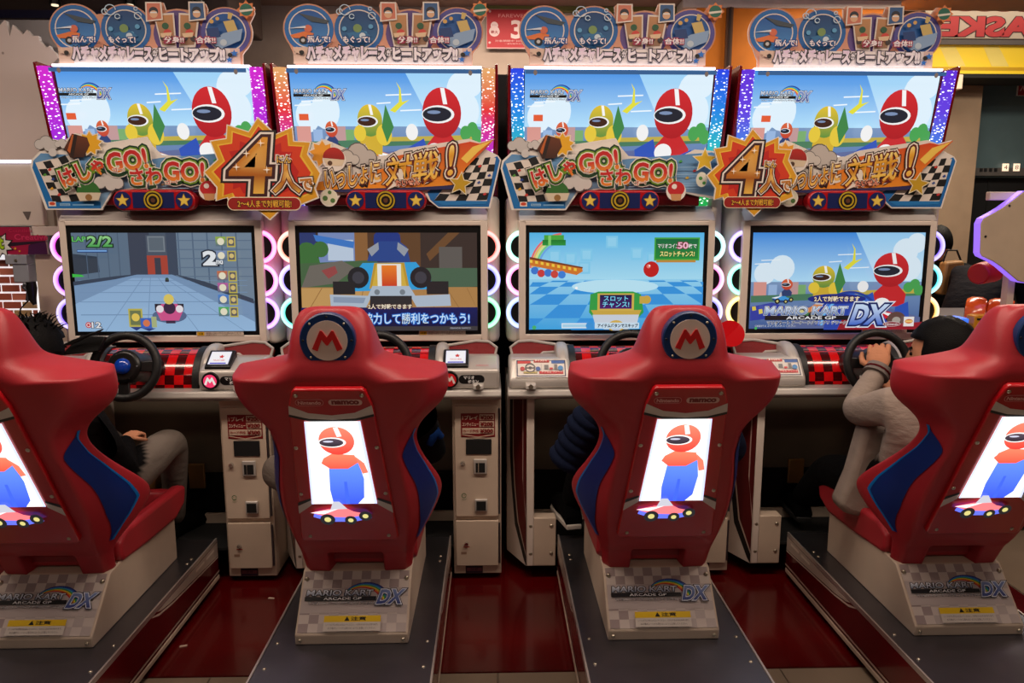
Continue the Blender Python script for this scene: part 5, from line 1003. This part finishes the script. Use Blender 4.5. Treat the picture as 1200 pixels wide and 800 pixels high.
FIGURE_GREY = mat('hoodie_fold_grey', (150, 136, 126), .9, bump=.7, scale=30, vary=.2, spec=.08)
def frame(fwd, up=(0, 0, 1)):
    f = Vector(fwd).normalized(); r = f.cross(Vector(up)).normalized(); u = r.cross(f); return r, f, u
class Fig:
    """gathers body pieces of one person into a single mesh with a material for each region"""
    def __init__(s): s.v = []; s.f = []; s.c = []
    def put(s, v, f, m):
        n = len(s.v); s.v += [tuple(p) for p in v]; s.f += [tuple(i + n for i in q) for q in f]; s.c += [m['rgb']] * len(v)
    def skin(s, J, bones, root):
        names = list(J); me = bpy.data.meshes.new('sk'); me.from_pydata([J[n][0] for n in names], [(names.index(a), names.index(b)) for a, b, _ in bones], [])
        o = bpy.data.objects.new('sk', me); COL.objects.link(o); o.modifiers.new('k', 'SKIN'); sb = o.modifiers.new('s', 'SUBSURF'); sb.levels = 3
        for i, n in enumerate(names):
            d = me.skin_vertices[0].data[i]; r = J[n][1]; d.radius = r if isinstance(r, tuple) else (r, r); d.use_root = n == root
        bpy.context.view_layer.update(); ev = bpy.data.meshes.new_from_object(o.evaluated_get(bpy.context.evaluated_depsgraph_get()))
        base = len(s.v); s.v += [tuple(v.co) for v in ev.vertices]
        for q in ev.vertices:
            c = q.co; best = None
            for a, b, m in bones:
                A, Bq = Vector(J[a][0]), Vector(J[b][0]); d = Bq - A; t = max(0, min(1, (c - A).dot(d) / max(1e-9, d.length_squared)))
                dist = (c - A - d * t).length
                if best is None or dist < best[0]: best = (dist, m)
            s.c.append(best[1]['rgb'])
        s.f += [tuple(i + base for i in p.vertices) for p in ev.polygons]
        bpy.data.objects.remove(o); bpy.data.meshes.remove(me); bpy.data.meshes.remove(ev)
    def head(s, c, fwd, k=1.0, skin=None, up=(0, 0, 1)):
        skin = skin or M_skin; r, f, u = frame(fwd, up); c = Vector(c)
        def T(x, y, z): return c + r * x * k + f * y * k + u * z * k
        mb = MB().ball((0, 0, 0), (1, 1, 1), 24, 18); vv = []
        for x, y, z in mb.v:
            X, Yv, Z = x * .076, y * .096, z * .116
            if z < 0: X *= 1 - .28 * (-z) ** 1.5; Yv = Yv * (1 - .12 * -z) + (.012 * -z if y > 0 else .0) 
            if y > .5 and abs(z) < .25: Yv -= .006 * (1 - abs(x))
            if y > .8 and -.75 < z < -.5: Yv += .006
            vv.append(T(X, Yv, Z))
        s.put(vv, mb.f, skin)
        s.put([T(-.010, .088, .012), T(.010, .088, .012), T(.017, .09, -.03), T(-.017, .09, -.03), T(0, .118, -.026), T(0, .098, .02), T(0, .096, -.038)], [(5, 0, 4), (5, 4, 1), (1, 4, 2), (0, 3, 4), (3, 6, 4), (6, 2, 4)], skin)
        for sx in (-1, 1):
            b = MB().ball((0, 0, 0), (.012, .006, .006), 10, 6); s.put([T(sx * .032 + p[0], .083 + p[1], .012 + p[2]) for p in b.v], b.f, M_eye)
            b = MB().ball((0, 0, 0), (.017, .005, .004), 10, 6); s.put([T(sx * .032 + p[0], .084 + p[1], .032 + p[2]) for p in b.v], b.f, M_hair)
            b = MB().ball((0, 0, 0), (.009, .017, .030), 10, 8); s.put([T(sx * .077 + p[0], -.005 + p[1], -.002 + p[2]) for p in b.v], b.f, skin)
        b = MB().ball((0, 0, 0), (.022, .007, .006), 12, 6); s.put([T(p[0], .087 + p[1], -.062 + p[2]) for p in b.v], b.f, M_lip)
    def hand(s, w_, d, nrm, k=1.0, curl=45, thumb=1, m=None):
        m = m or M_skin; w_ = Vector(w_); d = Vector(d).normalized(); nrm = Vector(nrm); nrm = (nrm - d * nrm.dot(d)).normalized(); l = d.cross(nrm)
        b = MB().ball((0, 0, 0), (1, 1, 1), 14, 10); s.put([w_ + d * (.048 + p[0] * .055) * k + l * p[1] * .042 * k + nrm * p[2] * .017 * k for p in b.v], b.f, m)
        for j, (o_, ln) in enumerate(((-.031, .062), (-.0105, .074), (.0105, .07), (.03, .054))):
            p = w_ + d * .085 * k + l * o_ * k; pts = [p - d * .03 * k, p]; a = 0
            for q, seg in enumerate((.45, .32, .26)):
                a += R(curl) * (.75 if q == 0 else 1); p = p + (d * math.cos(a) + nrm * math.sin(a)) * ln * seg * k; pts.append(p)
            t = MB().tube(pts, [.0095 * k, .0098 * k, .0092 * k, .0085 * k, .006 * k], 8); s.put(t.v, t.f, m)
        p = w_ + d * .02 * k - l * .03 * k * thumb; pts = [p, p + (d * .5 - l * .6 * thumb + nrm * .3).normalized() * .035 * k]; pts.append(pts[-1] + (d * .9 - l * .2 * thumb + nrm * .5).normalized() * .032 * k); pts.append(pts[-1] + (d + nrm * .5).normalized() * .024 * k)
        t = MB().tube(pts, [.013 * k, .012 * k, .010 * k, .007 * k], 8); s.put(t.v, t.f, m)
    def build(s, root):
        og = root.location; me = bpy.data.meshes.new('body'); me.from_pydata([tuple(Vector(p) - og) for p in s.v], [], s.f); me.update()
        at_ = me.color_attributes.new('Col', 'FLOAT_COLOR', 'POINT'); at_.data.foreach_set('color', [x for q in s.c for x in q])
        me.materials.append(FIGURE); me.shade_smooth(); return link('body', me, root)
def hair(root, c, fwd, k=1.0, name='hair', m=None, drop=.0, cap=False, spikes=0):
    r, f, u = frame(fwd); c = Vector(c); mb = MB().ball((0, 0, 0), (1, 1, 1), 28, 20); v = []
    def T(x, y, z): return c + (r * x + f * y + u * z) * k
    for x, y, z in mb.v:
        wob = 1 + .03 * math.sin(x * 17 + z * 9) * math.sin(y * 13); v.append(T(x * .088 * wob, y * .106 * wob - .008, z * .124 * wob + .008))
    fs = []
    for q in mb.f:
        cx = sum(mb.v[i][0] for i in q) / len(q); cy = sum(mb.v[i][1] for i in q) / len(q); cz = sum(mb.v[i][2] for i in q) / len(q)
        lim = -.45 - drop if cy < -.1 else (.05 if cy < .45 else .42)
        if cap: lim = -.25 if cy < .3 else .25
        if cz > lim: fs.append(q)
    o = MB().add(v, fs).build(name, m or M_hair, root, tuple(root.location), smooth=True)
    sd = o.modifiers.new('thick', 'SOLIDIFY'); sd.thickness = .008; sd.offset = 1
    if spikes:
        mb2 = MB()
        for q in range(spikes):
            a = random.uniform(0, 6.28); h = random.uniform(.1, .9); d = Vector((math.cos(a) * math.sin(h), math.sin(a) * math.sin(h), math.cos(h)))
            p = T(d.x * .085, d.y * .104 - .008, d.z * .122 + .008); dd = (r * d.x + f * d.y + u * d.z) + Vector((random.uniform(-.6, .6), random.uniform(-.6, .6), random.uniform(0, .5)))
            mb2.tube([p, p + dd * .018 * k, p + (dd + Vector((random.uniform(-.4, .4), 0, -.2))) * .03 * k], [.004, .0025, .0006], 5)
        t = mb2.build('hair_tufts', m or M_hair, o, tuple(root.location), smooth=True); t['kind'] = 'stuff'
    return o
def shoe(root, ankle, toe, m, sole):
    A, Tq = Vector(ankle), Vector(toe); d = Tq - A; d.z = 0; d.normalize(); u = Vector((0, 0, 1)); l = d.cross(u)
    prof = [(-.06, 0, .036), (-.03, .045, .038), (.03, .055, .037), (.09, .03, .043), (.15, .018, .042), (.19, .008, .03)]
    v = []; f = []
    for x, h, w_ in prof:
        for k in range(10):
            a = 2 * math.pi * k / 10; v.append(A + d * x + l * w_ * math.cos(a) + u * (-.045 + h * .5 + (.028 + h * .5) * math.sin(a)))
    for i in range(len(prof) - 1):
        for k in range(10): f.append((i * 10 + k, i * 10 + (k + 1) % 10, (i + 1) * 10 + (k + 1) % 10, (i + 1) * 10 + k))
    f += [tuple(range(9, -1, -1)), tuple(range(50, 60))]
    o = MB().add(v, f).build('shoe', m, root, tuple(root.location), smooth=True)
    v2 = [A + d * x + l * y + u * z for z in (-.075, -.055) for x, y in ((-.068, -.03), (-.068, .03), (.05, .042), (.15, .045), (.195, .025), (.195, -.025), (.15, -.045), (.05, -.042))]
    MB().add(v2, [tuple(range(7, -1, -1)), tuple(range(8, 16))] + [(i, (i + 1) % 8, 8 + (i + 1) % 8, 8 + i) for i in range(8)]).build('sole', sole, o, tuple(root.location), bevel=.004)
M_sole = mat('shoe_sole', (206, 196, 186), .7); M_bsole = mat('shoe_sole_black', (20, 20, 20), .7)
def seated(label, x, top, legs, headc, face, shl, shr, el, er, wl, wr, kl, kr, al, ar, tl, tr, shoe_m, sole_m, hairk=None, child=1.0, hands=True, pel=None, spikes=0, hand_l=None, hand_r=None):
    root = empty('person', (x, 2.5, PZ_), label, 'person', 'seated players')
    P = Vector(pel or (x, 2.36, .545)); N = Vector(headc) - Vector((0, 0, .12 * child)); C = (Vector(shl) + Vector(shr)) / 2 - Vector((0, 0, .03))
    N = N * .6 + C * .4; fg = Fig(); c_ = child
    J = {'pel': (P, (.135 * c_, .11 * c_)), 'waist': (P.lerp(C, .45), (.13 * c_, .105 * c_)), 'chest': (C, (.135 * c_, .105 * c_)), 'neck': (C.lerp(N, .75), .062 * c_), 'skull': (N.lerp(Vector(headc), .5), .045 * c_),
         'shl': (Vector(shl), .068 * c_), 'el': (Vector(el), .055 * c_), 'wl': (Vector(wl), .036 * c_), 'shr': (Vector(shr), .068 * c_), 'er': (Vector(er), .055 * c_), 'wr': (Vector(wr), .036 * c_),
         'hl': (P + Vector((-.085 * c_, .05, -.01)), .092 * c_), 'kl': (Vector(kl), .068 * c_), 'al': (Vector(al), .044 * c_), 'hr': (P + Vector((.085 * c_, .05, -.01)), .092 * c_), 'kr': (Vector(kr), .068 * c_), 'ar': (Vector(ar), .044 * c_)}
    bones = [('pel', 'waist', top), ('waist', 'chest', top), ('chest', 'neck', top), ('neck', 'skull', M_skin), ('chest', 'shl', top), ('shl', 'el', top), ('el', 'wl', top), ('chest', 'shr', top), ('shr', 'er', top), ('er', 'wr', top), ('pel', 'hl', legs), ('hl', 'kl', legs), ('kl', 'al', legs), ('pel', 'hr', legs), ('hr', 'kr', legs), ('kr', 'ar', legs)]
    fg.skin(J, bones, 'pel'); fg.head(headc, face, child)
    for wq, eq, s_, hq in ((wl, el, -1, hand_l), (wr, er, 1, hand_r)):
        d = Vector(hq[0]) if hq else Vector(wq) - Vector(eq); nn = Vector(hq[1]) if hq else Vector((0, .2, -1))
        fg.hand(wq, d, nn, child * (.95 if child > .95 else .72), 50 if hq else 35, s_)
    fg.build(root); hair(root, headc, face, child, spikes=spikes)
    shoe(root, al, tl, shoe_m, sole_m); shoe(root, ar, tr, shoe_m, sole_m)
    return root
A3 = lambda px, py, Y: tuple(at(px, py, Y))
# left player: black jumper, grey trousers, hand resting on the thigh
c_blk = cloth('jumper_black', (5, 5, 6)); c_grey = cloth('trousers_grey', (116, 106, 98)); c_navy = cloth('jacket_navy', (20, 27, 48)); c_hood = cloth('hoodie_grey', (150, 136, 126)); c_jean = cloth('trousers_black', (5, 5, 6))
x = SX[0]
seated('player in black jumper and grey trousers in the left-edge racing seat', x, c_blk, c_grey, A3(42, 418, 2.38), (.35, 1, -.1), (x - .15, 2.32, .80), (x + .10, 2.30, .80), (x - .24, 2.42, .66), A3(146, 556, 2.38), (x - .1, 2.62, .62), A3(146, 514, 2.58), (x - .12, 2.80, .62), A3(203, 512, 2.80), (x - .1, 3.0, .27), A3(206, 612, 2.98), (x - .1, 3.2, .2), (x + .1, 3.2, .2), c_blk, M_bsole, spikes=70, child=.9, hand_r=((.3, .95, .15), (0, .1, -1)))
x = SX[1]
seated('player in black jacket hidden behind the second racing seat from left', x, cloth('jacket_black', (6, 7, 10)), c_grey, (x - .075, 2.34, 1.0), (0, 1, -.1), (x - .15, 2.34, .86), (x + .16, 2.34, .86), (x - .18, 2.5, .70), A3(508, 535, 2.46), (x - .1, 2.64, .78), (x + .12, 2.64, .78), A3(318, 548, 2.66), (x + .13, 2.78, .6), (x - .14, 3.0, .27), (x + .1, 3.0, .27), (x - .1, 3.2, .2), (x + .1, 3.2, .2), c_blk, M_bsole)
o = MB().tube([A3(503, 521, 2.36), A3(506, 511, 2.36), A3(511, 506, 2.37), A3(517, 512, 2.38)], [.012, .02, .02, .012], 10).build('sleeve_flash', cloth('flash_blue', (14, 44, 96)), bpy.data.objects['person.001'], tuple(bpy.data.objects['person.001'].location), smooth=True)
x = SX[2]
seated('player in puffy navy jacket hidden behind the third racing seat from left', x, c_navy, c_jean, (x + .085, 2.34, 1.0), (0, 1, -.1), (x - .16, 2.33, .86), (x + .16, 2.33, .86), A3(664, 541, 2.38), A3(864, 532, 2.42), (x - .12, 2.62, .66), (x + .1, 2.62, .7), (x - .14, 2.76, .58), (x + .12, 2.76, .58), A3(668, 592, 2.86), (x + .1, 3.0, .27), A3(654, 585, 3.05), (x + .1, 3.2, .2), c_blk, M_sole)
pn = bpy.data.objects['person.002']; rp_ = tuple(pn.location)
S0, E0 = Vector((x - .16, 2.33, .86)), Vector(A3(664, 541, 2.38))
for q in range(6):
    p = S0.lerp(E0, .3 + q * .13); r_ = .066 + .004 * (q % 2)
    MB().ball((0, 0, 0), (r_, r_, .034), 18, 10).build('jacket_fold', c_navy, pn, loc=p - pn.location, smooth=True, rot=(E0 - S0).to_track_quat('Z', 'Y').to_euler())
x = SX[3]
el = A3(1000, 484, 2.50); wl = A3(1029, 434, 2.58)
seated('player in grey hoodie with black hair gripping the rightmost steering wheel', x, c_hood, c_jean, A3(1103, 419, 2.42), (-.8, .75, -.05), (x - .155, 2.33, .84), (x + .16, 2.30, .86), el, (x + .2, 2.45, .66), wl, (x + .05, 2.6, .8), A3(972, 549, 2.74), (x + .12, 2.76, .58), (x - .14, 3.0, .27), (x + .1, 3.0, .27), (x - .12, 3.2, .2), (x + .1, 3.2, .2), c_blk, M_bsole, hand_l=((.15, .35, .6), (.5, .7, -.4)), pel=(x - .02, 2.36, .54))
pn = bpy.data.objects['person.003']
E0, W0 = Vector(el), Vector(wl); d = (W0 - E0).normalized()
MB().tube([E0.lerp(W0, .88), E0.lerp(W0, 1.06)], [.046, .043], 16).build('cuff', cloth('cuff_grey', (120, 112, 108)), pn, tuple(pn.location), smooth=True)
MB().tube([E0.lerp(W0, .94), E0.lerp(W0, .98)], [.0465, .0455], 16).build('cuff_stripe', cloth('stripe_maroon', (76, 16, 22)), pn, tuple(pn.location), smooth=True)
hem = [(1060, 498), (1082, 560), (1052, 602), (1020, 607), (988, 599), (978, 589), (994, 552), (1010, 496)]
MB().prism([(at(u, v, 2.45).x, at(u, v, 2.45).z) for u, v in hem], 'y', 2.42, 2.50).build('hoodie_hem', FIGURE_GREY, pn, tuple(pn.location), bevel=.022, seg=4)

# ---- people in the distance
def standing(label, base, h, top, legs, lean, yaw, arm_r, name='person'):
    b = Vector(base); root = empty('person', base, label, 'person', 'people by the lift'); k = h / 1.7; ca, sa = math.cos(yaw), math.sin(yaw)
    def W(x, y, z): return b + Vector((x * ca - y * sa, x * sa + y * ca, z)) * k
    L = lean; J = {'pel': (W(0, 0, .92), (.15 * k, .12 * k)), 'waist': (W(0, L * .3, 1.1), (.16 * k, .12 * k)), 'chest': (W(0, L * .75, 1.32 - L * .25), (.17 * k, .13 * k)), 'neck': (W(0, L * 1.05, 1.46 - L * .45), .06 * k), 'skull': (W(0, L * 1.15, 1.53 - L * .5), .05 * k)}
    for s, n in ((-1, 'l'), (1, 'r')):
        J['sh' + n] = (W(s * .19, L * .8, 1.38 - L * .3), .075 * k); J['e' + n] = (W(s * .25, L * .9 + .05, 1.1 - L * .3), .06 * k); J['w' + n] = (W(s * .2, L + .2, .98 - L * .1) if arm_r else W(s * .24, L + .05, .86), .04 * k)
        J['h' + n] = (W(s * .09, 0, .88), .1 * k); J['k' + n] = (W(s * .1, .05, .5), .075 * k); J['a' + n] = (W(s * .1, 0, .1), .05 * k)
    bones = [('pel', 'waist', top), ('waist', 'chest', top), ('chest', 'neck', top), ('neck', 'skull', M_skin)]
    for n in 'lr': bones += [('chest', 'sh' + n, top), ('sh' + n, 'e' + n, top), ('e' + n, 'w' + n, top), ('pel', 'h' + n, legs), ('h' + n, 'k' + n, legs), ('k' + n, 'a' + n, legs)]
    fg = Fig(); fg.skin(J, bones, 'pel'); hc = W(0, L * 1.25, 1.60 - L * .55); fw = W(0, 1, -.1 - L * .4) - W(0, 0, 0); fg.head(hc, fw, k)
    for n, s in (('l', -1), ('r', 1)): fg.hand(J['w' + n][0], J['w' + n][0] - J['e' + n][0], (0, 0, -1), k * .95, 40, s)
    fg.build(root); hair(root, hc, fw, k)
    for n, s in (('l', -1), ('r', 1)): shoe(root, J['a' + n][0] - Vector((0, 0, .02)), W(s * .1, .2, .05), c_blk, M_bsole)
    return root
q = at(1093, 330, 4.7); standing('bystander in long black coat beyond the rightmost cabinet', (q.x + .03, 4.7, 0), 1.40, cloth('coat_black', (4, 4, 5)), c_jean, .05, R(-15), True)
q = at(1113, 322, 4.55); hb = MB().prism([(-.07, -.12), (.09, -.11), (.06, .09), (-.05, .08)], 'y', -.04, .04).build('handbag', mat('bag_tan', (150, 112, 66), .55), None, loc=(q.x, q.y, q.z), bevel=.015, seg=3)
MB().tube([(-.05, 0, .08), (-.03, 0, .15), (.03, 0, .15), (.06, 0, .09)], .006, 8).build('handle', M_matte, hb, smooth=True); tag(hb, 'tan handbag held by the bystander in the black coat', 'bag')
q = at(1133, 360, 4.1); standing('bystander in navy jacket bending over behind the orange drums', (q.x - .02, 4.1, 0), 1.5, cloth('jacket_dark_navy', (7, 9, 18)), c_jean, .36, R(-60), True)
# ================================================================== DRUM GAME AT THE RIGHT EDGE
YD = 3.25
xl, xr = at(1108, 376, YD).x, at(1330, 376, YD).x; zt = at(1150, 378, YD).z
dm = empty('drum_game', ((xl + xr) / 2, YD + .3, 0), 'orange drum game machine at the right edge with purple-lit shield', 'game machine'); og = tuple(dm.location)
MB().box(xl, xr, YD, YD + .6, .04, zt).build('cabinet', mat('drum_cabinet', (60, 50, 60), .5), dm, og, bevel=.01)
MB().box(xl, at(1136, 376, YD).x, YD - .02, YD + .1, zt, zt + .02).build('light_edge', glow('edge_blue', (60, 120, 255), .8), dm, og, bevel=.004)
M_or = mat('drum_orange', (226, 92, 30), .22, coat=.5); M_drum = mat('drum_red', (190, 22, 28), .4)
for px, py, Y, rr, ln in ((1143, 372, YD + .16, .098, .085), (1172, 374, YD + .14, .098, .11)):
    q = at(px, py, Y)
    n = 24; prof = [(-ln / 2, .72), (-ln / 2 * .9, .9), (-ln / 4, .99), (0, 1), (ln / 4, .99), (ln / 2 * .9, .9), (ln / 2, .72)]
    pts = [Vector((q.x, Y, q.z)) + Vector((.8, -.6, 0)) * a for a, _ in prof]
    dr = MB().tube(pts, [rr * b for _, b in prof], n).build('drum', M_or, dm, og, smooth=True)
q = at(1150, 376, YD - .03); MB().prism([(-.05, -.06), (.14, -.06), (.14, .012), (.10, .026), (-.03, .03), (-.05, .026)], 'y', YD - .06, YD).build('yellow_box', mat('box_yellow', (206, 140, 30), .4), dm, (og[0] - q.x, og[1], og[2] - q.z), bevel=.004)
MB().box(q.x - .04, q.x + .14, YD - .062, YD - .03, q.z + .008, q.z + .016).build('black_line', M_matte, dm, og)
q0 = at(1146, 321, YD + .1); rd = MB().tube([tuple(q0), tuple(q0 + Vector((.045, .03, .004))), tuple(q0 + Vector((.13, .09, .008)))], [.047, .050, .050], 28).build('red_drum', M_drum, dm, og, bevel=.006)
YS = YD - .05; out = [(1200, 224), (1190, 232), (1175, 243), (1165, 249), (1152, 256), (1149, 262), (1148, 296), (1150, 300), (1163, 306), (1172, 312), (1192, 329), (1200, 331), (1250, 331), (1290, 305), (1296, 262), (1280, 236), (1250, 222)]
pts = [(at(u, v, YS).x, at(u, v, YS).z) for u, v in out]
MB().prism(pts, 'y', YS - .004, YS + .002).build('shield_face', mat('shield_beige', (196, 176, 152), .6), dm, og, bevel=.003)
cx_ = sum(p[0] for p in pts) / len(pts); cz_ = sum(p[1] for p in pts) / len(pts)
MB().prism([(cx_ + (u - cx_) * 1.012, cz_ + (v - cz_) * 1.012) for u, v in pts], 'y', YS + .002, YS + .04).build('shield_light', glow('edge_purple', (150, 110, 255), .9), dm, og)
for u, v in ((1155, 277), (1183, 241)): q = at(u, v, YS - .005); MB().ball((q.x, YS - .005, q.z), .005, 8, 6).build('screw', M_black, dm, og)
MB().box(at(1171, 228, YS).x, at(1215, 228, YS).x, YS + .06, YS + .09, at(1180, 234, YS).z, at(1180, 224, YS).z).build('cross_arm', M_white, dm, og, bevel=.004)
MB().box(at(1190, 340, YS).x, at(1198, 340, YS).x, YS + .05, YS + .09, zt, at(1190, 300, YS).z).build('post', M_cream, dm, og)
# ================================================================== SMALL THINGS
q = at(853, 389, 2.93)
rc = empty('red_cup', (q.x, q.y, q.z - .02), 'shiny red cup lying on the dashboard beside the third racing seat', 'cup'); ax = Vector((-.05, -.9, .42)).normalized()
MB().tube([tuple(ax * t) for t in (-.055, -.05, 0, .045, .05, .046)], [.03, .038, .046, .053, .054, .050], 28, False).build('body', mat('cup_red', (196, 10, 22), .15, coat=.6), rc, smooth=True)
MB().tube([tuple(ax * t) for t in (-.046, -.044, 0, .047)], [.001, .035, .043, .0505], 28, False).build('inside', mat('cup_inside_shade', (84, 4, 10), .4), rc, smooth=True)  # shade of the hollow put into the colour as a darker red
q = at(100, 402, 2.66)
tb_ = empty('tablet', (q.x, q.y, q.z), 'folded black tablet held up beside the leftmost steering wheel', 'tablet')
MB().prism([(-.085, -.035), (.05, -.035), (.075, .015), (-.01, .03)], 'y', -.008, .008).build('lower_plate', M_black, tb_, rot=(R(-18), R(-6), 0), bevel=.003)
MB().prism([(-.085, -.012), (-.03, .016), (.082, .056), (.075, .048), (-.03, .0)], 'y', -.035, -.02).build('upper_flap', M_black, tb_, bevel=.003)
for px, py, an, n_ in ((215, 757, 20, 'beside the left platform'), (318, 701, -10, 'nearer the coin boxes')):
    q = atz(px, py, .002); o = MB().box(-.012, .012, -.004, .004, 0, .003).build('paper_scrap', M_cream, None, loc=(q.x, q.y, .0015), rot=(0, 0, R(an))); tag(o, 'tiny pale paper scrap on the red floor %s' % n_, 'litter', 'scraps on the floor')
